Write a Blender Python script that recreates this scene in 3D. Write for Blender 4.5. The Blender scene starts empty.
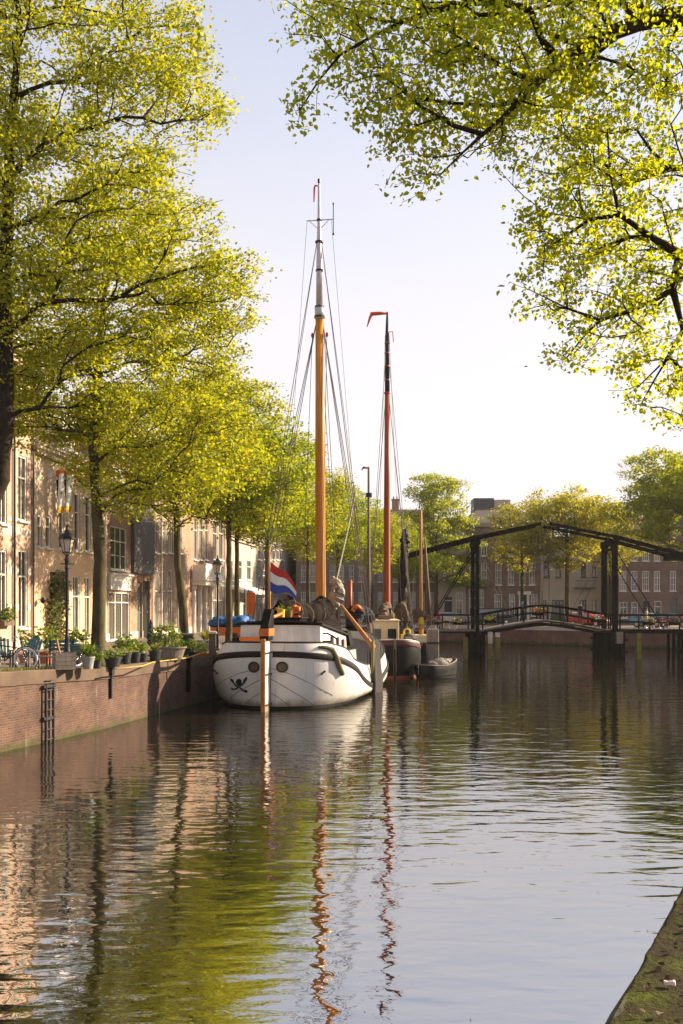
import bpy, math, random
import numpy as np
from mathutils import Vector, Matrix, Euler
from mathutils.bvhtree import BVHTree

# ------------------------------------------------------------------ camera, sky, sun, exposure
S = bpy.context.scene
COL = S.collection
CAM_H, F_PX, HOR = 4.2, 1000.0, 605.0
cam_data = bpy.data.cameras.new('camera')
cam_data.sensor_fit = 'VERTICAL'; cam_data.sensor_height = 36.0
cam_data.lens = 36.0 * F_PX / 1024.0
cam_data.shift_y = (HOR - 512.0) / 1024.0
cam_data.clip_start = 0.1; cam_data.clip_end = 3000
cam = bpy.data.objects.new('camera', cam_data); COL.objects.link(cam)
cam.location = (0, 0, CAM_H); cam.rotation_euler = (math.pi / 2, 0, 0)
S.camera = cam

SUN_ELEV, SUN_AZ = math.radians(25), math.radians(70)      # azimuth from +Y towards +X
world = bpy.data.worlds.new('World'); S.world = world
world.use_nodes = True
wn, wl = world.node_tree.nodes, world.node_tree.links
wn.clear()
w_out = wn.new('ShaderNodeOutputWorld'); w_bg = wn.new('ShaderNodeBackground')
w_sky = wn.new('ShaderNodeTexSky'); w_sky.sky_type = 'NISHITA'; w_sky.sun_disc = False
w_sky.sun_elevation = SUN_ELEV; w_sky.sun_rotation = SUN_AZ
w_sky.altitude = 0; w_sky.air_density = 1.0; w_sky.dust_density = 1.6; w_sky.ozone_density = 2.0
# thin high cloud veil over the clear sky
w_tc = wn.new('ShaderNodeTexCoord'); w_sep = wn.new('ShaderNodeSeparateXYZ')
w_map = wn.new('ShaderNodeMapping'); w_map.inputs['Scale'].default_value = (1.2, 1.2, 3.0)
w_noise = wn.new('ShaderNodeTexNoise'); w_noise.inputs['Scale'].default_value = 1.6
w_noise.inputs['Detail'].default_value = 5
w_r = wn.new('ShaderNodeMapRange'); w_r.inputs[1].default_value = 0.14; w_r.inputs[2].default_value = 0.66
w_r.inputs[3].default_value = 0.96; w_r.inputs[4].default_value = 0.30
w_m = wn.new('ShaderNodeMath'); w_m.operation = 'MULTIPLY_ADD'; w_m.inputs[1].default_value = 0.38
w_m2 = wn.new('ShaderNodeMath'); w_m2.operation = 'SUBTRACT'; w_m2.inputs[1].default_value = 0.19; w_m2.use_clamp = True
w_mix = wn.new('ShaderNodeMix'); w_mix.data_type = 'RGBA'
w_mix.inputs[7].default_value = (4.4, 4.02, 3.98, 1)
wl.new(w_tc.outputs['Generated'], w_sep.inputs[0]); wl.new(w_sep.outputs[2], w_r.inputs[0])
wl.new(w_tc.outputs['Generated'], w_map.inputs[0]); wl.new(w_map.outputs[0], w_noise.inputs['Vector'])
wl.new(w_noise.outputs[0], w_m.inputs[0]); wl.new(w_r.outputs[0], w_m.inputs[2])
wl.new(w_m.outputs[0], w_m2.inputs[0]); wl.new(w_m2.outputs[0], w_mix.inputs[0])
wl.new(w_sky.outputs[0], w_mix.inputs[6]); wl.new(w_mix.outputs[2], w_bg.inputs[0])
w_bg.inputs[1].default_value = 0.093
wl.new(w_bg.outputs[0], w_out.inputs[0])

sun_data = bpy.data.lights.new('sun', 'SUN'); sun_data.energy = 4.9; sun_data.angle = math.radians(0.6)
sun_data.color = (1.0, 0.83, 0.60)
sun = bpy.data.objects.new('sun', sun_data); COL.objects.link(sun)
sdir = Vector((math.cos(SUN_ELEV) * math.sin(SUN_AZ), math.cos(SUN_ELEV) * math.cos(SUN_AZ), math.sin(SUN_ELEV)))
sun.rotation_euler = sdir.to_track_quat('Z', 'Y').to_euler(); sun.location = sdir * 80
S.view_settings.view_transform = 'Standard'; S.view_settings.look = 'None'
S.view_settings.exposure = 1.42; S.view_settings.gamma = 1.0
try: S.view_settings.use_curve_mapping = False
except Exception: pass
S.cycles.max_bounces = 8; S.cycles.transparent_max_bounces = 8
S.cycles.caustics_reflective = False; S.cycles.caustics_refractive = False

# ------------------------------------------------------------------ helpers
rnd = random.Random(7)
def PX(x, y, D):                       # a point seen at image position x, y and distance D
    return Vector(((x - 341.5) / F_PX * D, D, CAM_H - (y - HOR) / F_PX * D))
def ZY(y, D): return CAM_H - (y - HOR) / F_PX * D

class MB:
    def __init__(s): s.v = []; s.f = []; s.m = []
    def add(s, vs, fs, m=0):
        o = len(s.v); s.v.extend([tuple(p) for p in vs])
        for f in fs: s.f.append(tuple(i + o for i in f)); s.m.append(m)
        return s
    def box(s, c, size, rz=0, m=0, rot=None, taper=1.0):
        hx, hy, hz = size[0] / 2, size[1] / 2, size[2] / 2
        R = rot if rot is not None else Matrix.Rotation(rz, 3, 'Z')
        vs = []
        for z in (-1, 1):
            t = taper if z > 0 else 1
            for x, y in ((-1, -1), (1, -1), (1, 1), (-1, 1)):
                vs.append(R @ Vector((x * hx * t, y * hy * t, z * hz)) + Vector(c))
        return s.add(vs, [(3, 2, 1, 0), (4, 5, 6, 7), (0, 1, 5, 4), (1, 2, 6, 5), (2, 3, 7, 6), (3, 0, 4, 7)], m)
    def beam(s, a, b, w, h, m=0, up=(0, 0, 1)):     # rectangular bar from a to b
        a = Vector(a); b = Vector(b); d = (b - a).normalized()
        u = Vector(up)
        if abs(d.dot(u)) > 0.98: u = Vector((0, 1, 0))
        r = d.cross(u).normalized(); u2 = r.cross(d)
        vs = []
        for p in (a, b):
            for x, y in ((-1, -1), (1, -1), (1, 1), (-1, 1)):
                vs.append(p + r * (x * w / 2) + u2 * (y * h / 2))
        return s.add(vs, [(3, 2, 1, 0), (4, 5, 6, 7), (0, 1, 5, 4), (1, 2, 6, 5), (2, 3, 7, 6), (3, 0, 4, 7)], m)
    def tube(s, pts, r, n=8, m=0, cap=True, closed=False):
        pts = [Vector(p) for p in pts]; k = len(pts)
        rs = r if isinstance(r, (list, tuple)) else [r] * k
        vs = []; prev = None
        for i in range(k):
            if closed: t = pts[(i + 1) % k] - pts[i - 1]
            else: t = pts[min(i + 1, k - 1)] - pts[max(i - 1, 0)]
            t.normalize()
            if prev is None:
                ref = Vector((0, 0, 1)) if abs(t.z) < 0.9 else Vector((1, 0, 0))
                u = t.cross(ref).normalized()
            else:
                u = (prev - t * prev.dot(t)).normalized()
            prev = u; w = t.cross(u)
            for j in range(n):
                a = 2 * math.pi * j / n
                vs.append(pts[i] + (u * math.cos(a) + w * math.sin(a)) * rs[i])
        fs = []
        for i in range(k if closed else k - 1):
            i2 = (i + 1) % k
            for j in range(n):
                j2 = (j + 1) % n
                fs.append((i * n + j, i * n + j2, i2 * n + j2, i2 * n + j))
        if cap and not closed:
            fs.append(tuple(range(n - 1, -1, -1))); fs.append(tuple((k - 1) * n + j for j in range(n)))
        return s.add(vs, fs, m)
    def lathe(s, prof, c=(0, 0, 0), n=16, m=0):       # prof: (r, z)
        vs = []; c = Vector(c)
        for r, z in prof:
            for j in range(n):
                a = 2 * math.pi * j / n
                vs.append(c + Vector((r * math.cos(a), r * math.sin(a), z)))
        fs = []
        for i in range(len(prof) - 1):
            for j in range(n):
                j2 = (j + 1) % n
                fs.append((i * n + j, i * n + j2, (i + 1) * n + j2, (i + 1) * n + j))
        if prof[0][0] > 1e-4: fs.append(tuple(range(n - 1, -1, -1)))
        if prof[-1][0] > 1e-4: fs.append(tuple((len(prof) - 1) * n + j for j in range(n)))
        return s.add(vs, fs, m)
    def prism(s, poly, a, m=0):                       # polygon (list of Vector) extruded by vector a
        a = Vector(a); n = len(poly); vs = [Vector(p) for p in poly] + [Vector(p) + a for p in poly]
        fs = [tuple(range(n - 1, -1, -1)), tuple(range(n, 2 * n))]
        for i in range(n):
            j = (i + 1) % n; fs.append((i, j, n + j, n + i))
        return s.add(vs, fs, m)
    def grid(s, P, m=0, flip=False):
        k = len(P); n = len(P[0]); vs = [p for row in P for p in row]; fs = []
        for i in range(k - 1):
            for j in range(n - 1):
                q = (i * n + j, i * n + j + 1, (i + 1) * n + j + 1, (i + 1) * n + j)
                fs.append(q[::-1] if flip else q)
        return s.add(vs, fs, m)
    def ball(s, c, r, m=0, n=10, k=6):
        if not isinstance(r, (tuple, list)): r = (r, r, r)
        o = len(s.v); vs = []
        for i in range(k + 1):
            t = math.pi * i / k
            for j in range(n):
                a = 2 * math.pi * j / n
                vs.append((c[0] + r[0] * math.sin(t) * math.cos(a), c[1] + r[1] * math.sin(t) * math.sin(a), c[2] - r[2] * math.cos(t)))
        fs = []
        for i in range(k):
            for j in range(n):
                j2 = (j + 1) % n; fs.append((i * n + j, i * n + j2, (i + 1) * n + j2, (i + 1) * n + j))
        return s.add(vs, fs, m)
    def mesh(s, name, mats, smooth=False):
        me = bpy.data.meshes.new(name); me.from_pydata(s.v, [], s.f); 
        for mt in (mats if isinstance(mats, (list, tuple)) else [mats]): me.materials.append(mt)
        me.polygons.foreach_set('material_index', s.m)
        if smooth: me.polygons.foreach_set('use_smooth', [True] * len(s.f))
        me.update(); return me
    def build(s, name, mats, parent=None, smooth=False, bevel=0.0):
        return link(name, s.mesh(name, mats, smooth), parent, bevel)

def link(name, me, parent=None, bevel=0.0):
    o = bpy.data.objects.new(name, me); COL.objects.link(o)
    if parent is not None: o.parent = parent
    if bevel > 0:
        b = o.modifiers.new('bevel', 'BEVEL'); b.width = bevel; b.segments = 2; b.limit_method = 'ANGLE'
    return o
def tag(o, label, cat, group=None):
    o['label'] = label; o['category'] = cat
    if group: o['group'] = group
    return o
def thing(name, label, cat, loc=(0, 0, 0), rz=0, group=None):
    o = bpy.data.objects.new(name, None); COL.objects.link(o); o.empty_display_size = 0.3
    o.location = loc; o.rotation_euler = (0, 0, rz)
    return tag(o, label, cat, group)
def struct(o): o['kind'] = 'structure'; return o
def dup(root, loc, rz=None, label=None, scale=None):
    r = root.copy(); COL.objects.link(r); r.location = loc
    if rz is not None: r.rotation_euler = (0, 0, rz)
    if scale is not None: r.scale = (scale,) * 3
    if label: r['label'] = label
    for ch in list(root.children):
        c = ch.copy(); COL.objects.link(c); c.parent = r
        for g in list(ch.children):
            d = g.copy(); COL.objects.link(d); d.parent = c
    return r
def np_mesh(name, V, Fq, mats, smooth=False, midx=None):
    me = bpy.data.meshes.new(name); V = np.asarray(V, dtype=np.float32); Fq = np.asarray(Fq, dtype=np.int32)
    k = Fq.shape[1]
    me.vertices.add(len(V)); me.vertices.foreach_set('co', V.ravel())
    me.loops.add(Fq.size); me.loops.foreach_set('vertex_index', Fq.ravel())
    me.polygons.add(len(Fq)); me.polygons.foreach_set('loop_start', np.arange(len(Fq), dtype=np.int32) * k)
    try: me.polygons.foreach_set('loop_total', np.full(len(Fq), k, dtype=np.int32))
    except Exception: pass
    for mt in (mats if isinstance(mats, (list, tuple)) else [mats]): me.materials.append(mt)
    if smooth: me.polygons.foreach_set('use_smooth', np.ones(len(Fq), dtype=bool))
    if midx is not None: me.polygons.foreach_set('material_index', np.asarray(midx, dtype=np.int32))
    me.update(calc_edges=True); me.validate(); return me

# ------------------------------------------------------------------ materials
def rgb(c): return (c[0], c[1], c[2], 1)
def new_mat(name):
    m = bpy.data.materials.new(name); m.use_nodes = True
    n = m.node_tree.nodes; b = n['Principled BSDF']
    return m, n, m.node_tree.links, b
def mat(name, col, rough=0.6, var=0.25, scale=3.0, metal=0.0, bump=0.0, bscale=20, spec=0.4, stretch=(1, 1, 1), col2=None):
    m, n, l, b = new_mat(name)
    tc = n.new('ShaderNodeTexCoord'); mp = n.new('ShaderNodeMapping'); mp.inputs['Scale'].default_value = stretch
    l.new(tc.outputs['Object'], mp.inputs[0])
    no = n.new('ShaderNodeTexNoise'); no.inputs['Scale'].default_value = scale; no.inputs['Detail'].default_value = 6
    no.inputs['Roughness'].default_value = 0.65
    l.new(mp.outputs[0], no.inputs['Vector'])
    cr = n.new('ShaderNodeValToRGB'); cr.color_ramp.elements[0].position = 0.3; cr.color_ramp.elements[1].position = 0.7
    c2 = col2 if col2 else tuple(min(1, c * (1 + var)) for c in col)
    cr.color_ramp.elements[0].color = rgb([c * (1 - var) for c in col]); cr.color_ramp.elements[1].color = rgb(c2)
    l.new(no.outputs[0], cr.inputs[0]); l.new(cr.outputs[0], b.inputs['Base Color'])
    b.inputs['Roughness'].default_value = rough; b.inputs['Metallic'].default_value = metal
    b.inputs['Specular IOR Level'].default_value = spec
    if bump > 0:
        n2 = n.new('ShaderNodeTexNoise'); n2.inputs['Scale'].default_value = bscale; n2.inputs['Detail'].default_value = 5
        l.new(mp.outputs[0], n2.inputs['Vector'])
        bp = n.new('ShaderNodeBump'); bp.inputs['Strength'].default_value = bump; bp.inputs['Distance'].default_value = 0.03
        l.new(n2.outputs[0], bp.inputs['Height']); l.new(bp.outputs[0], b.inputs['Normal'])
    return m
def brick_mat(name, c1, c2, mortar, bw=0.22, bh=0.065, dirv=(1, 1), stain=0.35, moss_z=None, sscale=0.7):
    m, n, l, b = new_mat(name)
    tc = n.new('ShaderNodeTexCoord'); sp = n.new('ShaderNodeSeparateXYZ'); l.new(tc.outputs['Object'], sp.inputs[0])
    a = n.new('ShaderNodeMath'); a.operation = 'MULTIPLY'; a.inputs[1].default_value = dirv[0]; l.new(sp.outputs[0], a.inputs[0])
    a2 = n.new('ShaderNodeMath'); a2.operation = 'MULTIPLY_ADD'; a2.inputs[1].default_value = dirv[1]
    l.new(sp.outputs[1], a2.inputs[0]); l.new(a.outputs[0], a2.inputs[2])
    cb = n.new('ShaderNodeCombineXYZ'); l.new(a2.outputs[0], cb.inputs[0]); l.new(sp.outputs[2], cb.inputs[1])
    br = n.new('ShaderNodeTexBrick'); br.inputs['Scale'].default_value = 1.0
    br.inputs['Brick Width'].default_value = bw; br.inputs['Row Height'].default_value = bh
    br.inputs['Mortar Size'].default_value = bh * 0.13; br.inputs['Mortar Smooth'].default_value = 0.3
    br.inputs['Color1'].default_value = rgb(c1); br.inputs['Color2'].default_value = rgb(c2); br.inputs['Mortar'].default_value = rgb(mortar)
    br.inputs['Bias'].default_value = -0.1
    l.new(cb.outputs[0], br.inputs['Vector'])
    no = n.new('ShaderNodeTexNoise'); no.inputs['Scale'].default_value = sscale; no.inputs['Detail'].default_value = 8
    no.inputs['Roughness'].default_value = 0.7; l.new(tc.outputs['Object'], no.inputs['Vector'])
    mr = n.new('ShaderNodeMapRange'); mr.inputs[1].default_value = 0.3; mr.inputs[2].default_value = 0.7
    mr.inputs[3].default_value = 1 - stain; mr.inputs[4].default_value = 1 + stain * 0.6; l.new(no.outputs[0], mr.inputs[0])
    hv = n.new('ShaderNodeMix'); hv.data_type = 'RGBA'; hv.blend_type = 'MULTIPLY'; hv.inputs[0].default_value = 1
    l.new(br.outputs[0], hv.inputs[6]); l.new(mr.outputs[0], hv.inputs[7])
    out = hv.outputs[2]
    if moss_z is not None:       # algae growing at the waterline
        n3 = n.new('ShaderNodeTexNoise'); n3.inputs['Scale'].default_value = 2.5; n3.inputs['Detail'].default_value = 6
        l.new(tc.outputs['Object'], n3.inputs['Vector'])
        mm = n.new('ShaderNodeMath'); mm.operation = 'MULTIPLY_ADD'; mm.inputs[1].default_value = -0.8; l.new(n3.outputs[0], mm.inputs[0]); l.new(sp.outputs[2], mm.inputs[2])
        m3 = n.new('ShaderNodeMapRange'); m3.inputs[1].default_value = moss_z - 0.42; m3.inputs[2].default_value = moss_z - 0.2
        m3.inputs[3].default_value = 1; m3.inputs[4].default_value = 0; l.new(mm.outputs[0], m3.inputs[0])
        mx = n.new('ShaderNodeMix'); mx.data_type = 'RGBA'; l.new(m3.outputs[0], mx.inputs[0]); l.new(out, mx.inputs[6])
        mx.inputs[7].default_value = (0.055, 0.056, 0.014, 1); out = mx.outputs[2]
        n7 = n.new('ShaderNodeTexNoise'); n7.inputs['Scale'].default_value = 0.45; n7.inputs['Detail'].default_value = 3; l.new(tc.outputs['Object'], n7.inputs['Vector'])
        m7 = n.new('ShaderNodeMapRange'); m7.inputs[1].default_value = 0.52; m7.inputs[2].default_value = 0.62; m7.inputs[3].default_value = 0; m7.inputs[4].default_value = 0.55; l.new(n7.outputs[0], m7.inputs[0])
        mx7 = n.new('ShaderNodeMix'); mx7.data_type = 'RGBA'; mx7.blend_type = 'MULTIPLY'; l.new(m7.outputs[0], mx7.inputs[0]); l.new(out, mx7.inputs[6]); mx7.inputs[7].default_value = (0.62, 0.58, 0.56, 1); out = mx7.outputs[2]
        # pale lime streaks running down
        mp = n.new('ShaderNodeMapping'); mp.inputs['Scale'].default_value = (2.2, 2.2, 0.35); l.new(tc.outputs['Object'], mp.inputs[0])
        n4 = n.new('ShaderNodeTexNoise'); n4.inputs['Scale'].default_value = 1.5; n4.inputs['Detail'].default_value = 4; l.new(mp.outputs[0], n4.inputs['Vector'])
        m4 = n.new('ShaderNodeMapRange'); m4.inputs[1].default_value = 0.64; m4.inputs[2].default_value = 0.78; m4.inputs[3].default_value = 0; m4.inputs[4].default_value = 0.45
        l.new(n4.outputs[0], m4.inputs[0])
        mx2 = n.new('ShaderNodeMix'); mx2.data_type = 'RGBA'; l.new(m4.outputs[0], mx2.inputs[0]); l.new(out, mx2.inputs[6])
        mx2.inputs[7].default_value = (0.42, 0.36, 0.30, 1); out = mx2.outputs[2]
    l.new(out, b.inputs['Base Color'])
    b.inputs['Roughness'].default_value = 0.85; b.inputs['Specular IOR Level'].default_value = 0.25
    bp = n.new('ShaderNodeBump'); bp.inputs['Strength'].default_value = 0.6; bp.inputs['Distance'].default_value = 0.012
    l.new(br.outputs['Fac'], bp.inputs['Height']); bp.invert = True; l.new(bp.outputs[0], b.inputs['Normal'])
    return m
def leaf_mat(name, ca, cb, trans=0.5, tmul=1.3):
    m, n, l, b = new_mat(name); out = n['Material Output']
    g = n.new('ShaderNodeNewGeometry'); cr = n.new('ShaderNodeValToRGB')
    cr.color_ramp.elements[0].color = rgb(ca); cr.color_ramp.elements[1].color = rgb(cb)
    l.new(g.outputs['Random Per Island'], cr.inputs[0])
    l.new(cr.outputs[0], b.inputs['Base Color']); b.inputs['Roughness'].default_value = 0.45; b.inputs['Specular IOR Level'].default_value = 0.3
    tr = n.new('ShaderNodeBsdfTranslucent')
    mu = n.new('ShaderNodeMix'); mu.data_type = 'RGBA'; mu.blend_type = 'MULTIPLY'; mu.inputs[0].default_value = 1
    l.new(cr.outputs[0], mu.inputs[6]); mu.inputs[7].default_value = (tmul * 1.15, tmul, tmul * 0.5, 1); l.new(mu.outputs[2], tr.inputs[0])
    mx = n.new('ShaderNodeMixShader'); mx.inputs[0].default_value = trans
    l.new(b.outputs[0], mx.inputs[1]); l.new(tr.outputs[0], mx.inputs[2]); l.new(mx.outputs[0], out.inputs[0])
    return m
def glass_mat(name, dark, light):      # window glass before a dim room, some with curtains
    m, n, l, b = new_mat(name)
    oi = n.new('ShaderNodeObjectInfo'); cr = n.new('ShaderNodeValToRGB'); cr.color_ramp.interpolation = 'LINEAR'
    cr.color_ramp.elements[0].color = rgb(dark); cr.color_ramp.elements[1].color = rgb(light)
    cr.color_ramp.elements[0].position = 0.45; cr.color_ramp.elements[1].position = 1.0
    l.new(oi.outputs['Random'], cr.inputs[0]); l.new(cr.outputs[0], b.inputs['Base Color'])
    b.inputs['Roughness'].default_value = 0.06; b.inputs['Specular IOR Level'].default_value = 0.9
    tc = n.new('ShaderNodeTexCoord'); no = n.new('ShaderNodeTexNoise'); no.inputs['Scale'].default_value = 1.3
    l.new(tc.outputs['Object'], no.inputs['Vector']); bp = n.new('ShaderNodeBump'); bp.inputs['Strength'].default_value = 0.15; bp.inputs['Distance'].default_value = 0.1
    l.new(no.outputs[0], bp.inputs['Height']); l.new(bp.outputs[0], b.inputs['Normal'])
    return m

M = {}
M['white'] = mat('white_paint', (0.72, 0.68, 0.62), 0.45, 0.10, 1.2)
M['frame'] = mat('window_frame_paint', (0.70, 0.67, 0.60), 0.4, 0.08, 2)
M['stone'] = mat('pale_stone', (0.50, 0.42, 0.34), 0.8, 0.18, 2.5, bump=0.2)
M['coping'] = brick_mat('coping_brick', (0.27, 0.115, 0.058), (0.15, 0.068, 0.042), (0.12, 0.08, 0.055), 0.11, 0.9, (0.25, 0.97), 0.35, sscale=1.2)
M['quaybrick'] = brick_mat('quay_wall_brick', (0.125, 0.060, 0.038), (0.070, 0.038, 0.027), (0.135, 0.105, 0.085), 0.22, 0.075, (0.25, 0.97), 0.6, 0.0)
M['farquay'] = brick_mat('far_quay_brick', (0.22, 0.10, 0.07), (0.16, 0.075, 0.055), (0.18, 0.13, 0.1), 0.22, 0.07, (0.75, -0.66), 0.4, 0.14)
M['pink'] = brick_mat('pink_brick', (0.56, 0.355, 0.25), (0.48, 0.29, 0.20), (0.50, 0.40, 0.32))
M['beige'] = brick_mat('beige_brick', (0.58, 0.44, 0.30), (0.50, 0.37, 0.245), (0.52, 0.42, 0.32))
M['brown'] = brick_mat('brown_brick', (0.38, 0.23, 0.15), (0.29, 0.175, 0.115), (0.38, 0.29, 0.22))
M['brown2'] = brick_mat('umber_brick', (0.36, 0.25, 0.18), (0.29, 0.20, 0.145), (0.36, 0.29, 0.22))
M['farbrown'] = brick_mat('far_brown_brick', (0.25, 0.165, 0.135), (0.20, 0.13, 0.105), (0.26, 0.205, 0.17))
M['fargrey'] = brick_mat('far_grey_brick', (0.26, 0.20, 0.16), (0.2, 0.155, 0.125), (0.24, 0.2, 0.17))
M['peach'] = mat('peach_stucco', (0.64, 0.44, 0.27), 0.85, 0.08, 1.0, bump=0.1)
M['cream'] = mat('cream_stucco', (0.42, 0.365, 0.295), 0.85, 0.1, 0.8, bump=0.1)
M['slate'] = mat('dark_slate_cladding', (0.085, 0.085, 0.09), 0.6, 0.2, 4, bump=0.3)
M['roof'] = mat('roof_tiles', (0.11, 0.085, 0.07), 0.8, 0.3, 5, bump=0.4, stretch=(1, 1, 4))
M['glass'] = glass_mat('window_glass', (0.02, 0.02, 0.018), (0.30, 0.27, 0.22))
M['door'] = mat('dark_door_paint', (0.014, 0.018, 0.016), 0.4, 0.3, 3)
M['greydoor'] = mat('grey_green_door_paint', (0.10, 0.13, 0.13), 0.45, 0.15, 3)
M['iron'] = mat('black_iron', (0.018, 0.018, 0.02), 0.5, 0.4, 8, 0.4)
M['bark'] = mat('bark', (0.060, 0.043, 0.027), 0.95, 0.45, 3, bump=0.9, bscale=9, stretch=(1, 1, 0.35), col2=(0.105, 0.088, 0.04), spec=0.1)
M['barkdark'] = mat('dark_bark', (0.030, 0.022, 0.015), 0.95, 0.4, 6, bump=0.6, bscale=12, spec=0.1)
M['leafA'] = leaf_mat('spring_leaves', (0.162, 0.222, 0.012), (0.335, 0.328, 0.020), 0.52, 1.7)
M['leafB'] = leaf_mat('fresh_leaves', (0.130, 0.205, 0.011), (0.275, 0.305, 0.018), 0.52, 1.7)
M['leafN'] = leaf_mat('linden_leaves', (0.142, 0.212, 0.010), (0.315, 0.322, 0.015), 0.6, 2.0)
M['leafC'] = leaf_mat('green_leaves', (0.13, 0.18, 0.018), (0.27, 0.29, 0.026), 0.5, 1.9)
M['leafD'] = leaf_mat('golden_leaves', (0.18, 0.20, 0.022), (0.32, 0.30, 0.036), 0.5, 1.8)
M['plant'] = leaf_mat('pot_plant_leaves', (0.06, 0.13, 0.015), (0.22, 0.27, 0.03), 0.4, 1.2)
M['ivy'] = leaf_mat('climber_leaves', (0.05, 0.07, 0.018), (0.30, 0.30, 0.12), 0.35, 1.1)
M['grass'] = leaf_mat('grass_blades', (0.09, 0.13, 0.012), (0.24, 0.24, 0.02), 0.4, 1.2)
M['terracotta'] = mat('terracotta', (0.36, 0.11, 0.05), 0.8, 0.2, 6)
M['blackpot'] = mat('black_plastic', (0.018, 0.018, 0.018), 0.5, 0.2, 5)
M['greypot'] = mat('grey_zinc', (0.25, 0.24, 0.22), 0.6, 0.25, 6)
M['oldwood'] = mat('weathered_wood', (0.13, 0.085, 0.055), 0.8, 0.4, 3, bump=0.4, stretch=(6, 6, 0.7))
M['greywood'] = mat('grey_timber', (0.20, 0.16, 0.125), 0.85, 0.35, 3, bump=0.4, stretch=(6, 6, 0.7))
M['darkwood'] = mat('tarred_timber', (0.012, 0.0085, 0.0065), 0.9, 0.5, 3, bump=0.4, stretch=(5, 5, 1), spec=0.05)
M['slime'] = mat('algae_timber', (0.14, 0.12, 0.02), 0.8, 0.4, 4, bump=0.4)
M['mastwood'] = mat('varnished_mast', (0.50, 0.185, 0.012), 0.38, 0.42, 2.5, stretch=(9, 9, 0.3))
M['redmast'] = mat('red_varnished_mast', (0.28, 0.046, 0.004), 0.5, 0.45, 2.5, stretch=(8, 8, 0.35))
M['sparwood'] = mat('orange_spar', (0.38, 0.15, 0.03), 0.5, 0.4, 3, stretch=(6, 6, 1))
M['hullwhite'] = mat('white_hull_paint', (0.62, 0.585, 0.535), 0.42, 0.16, 1.6, stretch=(1.6, 1.6, 0.45), spec=0.4)
def hull_mat():
    m, n, l, b = new_mat('white_hull_paint'); tc = n.new('ShaderNodeTexCoord'); sp = n.new('ShaderNodeSeparateXYZ'); l.new(tc.outputs['Object'], sp.inputs[0])
    def noise(sc, st, d=6):
        mp = n.new('ShaderNodeMapping'); mp.inputs['Scale'].default_value = st; l.new(tc.outputs['Object'], mp.inputs[0])
        t = n.new('ShaderNodeTexNoise'); t.inputs['Scale'].default_value = sc; t.inputs['Detail'].default_value = d; t.inputs['Roughness'].default_value = .7; l.new(mp.outputs[0], t.inputs['Vector']); return t.outputs[0]
    def rng(s, a, b_, c, d):
        r = n.new('ShaderNodeMapRange'); r.inputs[1].default_value = a; r.inputs[2].default_value = b_; r.inputs[3].default_value = c; r.inputs[4].default_value = d; l.new(s, r.inputs[0]); return r.outputs[0]
    def mixc(f, a, col):
        x = n.new('ShaderNodeMix'); x.data_type = 'RGBA'; l.new(f, x.inputs[0]); (l.new(a, x.inputs[6]) if not isinstance(a, tuple) else setattr(x.inputs[6], 'default_value', a)); x.inputs[7].default_value = col; return x.outputs[2]
    c = mixc(rng(noise(1.3, (1, 1, 1)), .35, .7, 0, .5), (.64, .605, .555, 1), (.50, .47, .43, 1))
    c = mixc(rng(noise(3.0, (2.4, 2.4, .16)), .56, .75, 0, .55), c, (.36, .29, .22, 1))          # dirt streaks
    c = mixc(rng(noise(4.0, (2, 2, .22), 3), .63, .74, 0, .6), c, (.26, .11, .04, 1))              # rust runs
    w = n.new('ShaderNodeMath'); w.operation = 'MULTIPLY_ADD'; w.inputs[1].default_value = -.5; l.new(noise(2.5, (1, 1, .6)), w.inputs[0]); l.new(sp.outputs[2], w.inputs[2])
    c = mixc(rng(w.outputs[0], -.08, .16, .8, 0), c, (.16, .125, .06, 1))                          # scum line
    l.new(c, b.inputs['Base Color']); b.inputs['Roughness'].default_value = .45; b.inputs['Specular IOR Level'].default_value = .35
    bp = n.new('ShaderNodeBump'); bp.inputs['Strength'].default_value = .25; bp.inputs['Distance'].default_value = .03; l.new(noise(1.1, (1, 1, 1), 2), bp.inputs['Height']); l.new(bp.outputs[0], b.inputs['Normal'])
    return m
M['hullpaint'] = hull_mat()
M['hullblack'] = mat('black_hull_paint', (0.007, 0.006, 0.0055), 0.5, 0.3, 2, spec=0.12)
M['strake'] = mat('dark_strake', (0.016, 0.011, 0.009), 0.6, 0.4, 4, spec=0.15)
M['maroon'] = mat('maroon_paint', (0.055, 0.009, 0.007), 0.5, 0.25, 3)
M['creampaint'] = mat('cream_paint', (0.62, 0.47, 0.27), 0.45, 0.1, 2)
M['brownsail'] = mat('brown_sailcloth', (0.014, 0.009, 0.0065), 0.95, 0.45, 3, bump=1.0, bscale=3.5, spec=0.1, stretch=(2.2, .7, 1))
M['tansail'] = mat('tan_canvas', (0.10, 0.06, 0.034), 0.95, 0.25, 3, bump=0.4, bscale=6)
M['greysail'] = mat('pale_canvas', (0.27, 0.235, 0.19), 0.9, 0.35, 3, bump=0.9, bscale=6)
M['darkcloth'] = mat('dark_tarpaulin', (0.022, 0.022, 0.024), 0.8, 0.3, 3, bump=0.8, bscale=5, spec=0.2)
M['rope'] = mat('rope', (0.20, 0.14, 0.09), 0.9, 0.3, 30)
M['darkrope'] = mat('wire_shroud', (0.11, 0.085, 0.08), 0.7, 0.3, 30)
M['metal'] = mat('grey_painted_metal', (0.42, 0.41, 0.41), 0.4, 0.15, 4, 0.2)
M['red'] = mat('red_cloth', (0.45, 0.025, 0.02), 0.7, 0.12, 4)
M['blue'] = mat('blue_cloth', (0.02, 0.05, 0.26), 0.7, 0.12, 4)
M['whitecloth'] = mat('white_cloth', (0.72, 0.70, 0.68), 0.8, 0.06, 4)
M['orange'] = mat('orange_paint', (0.55, 0.12, 0.01), 0.55, 0.15, 4)
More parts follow.
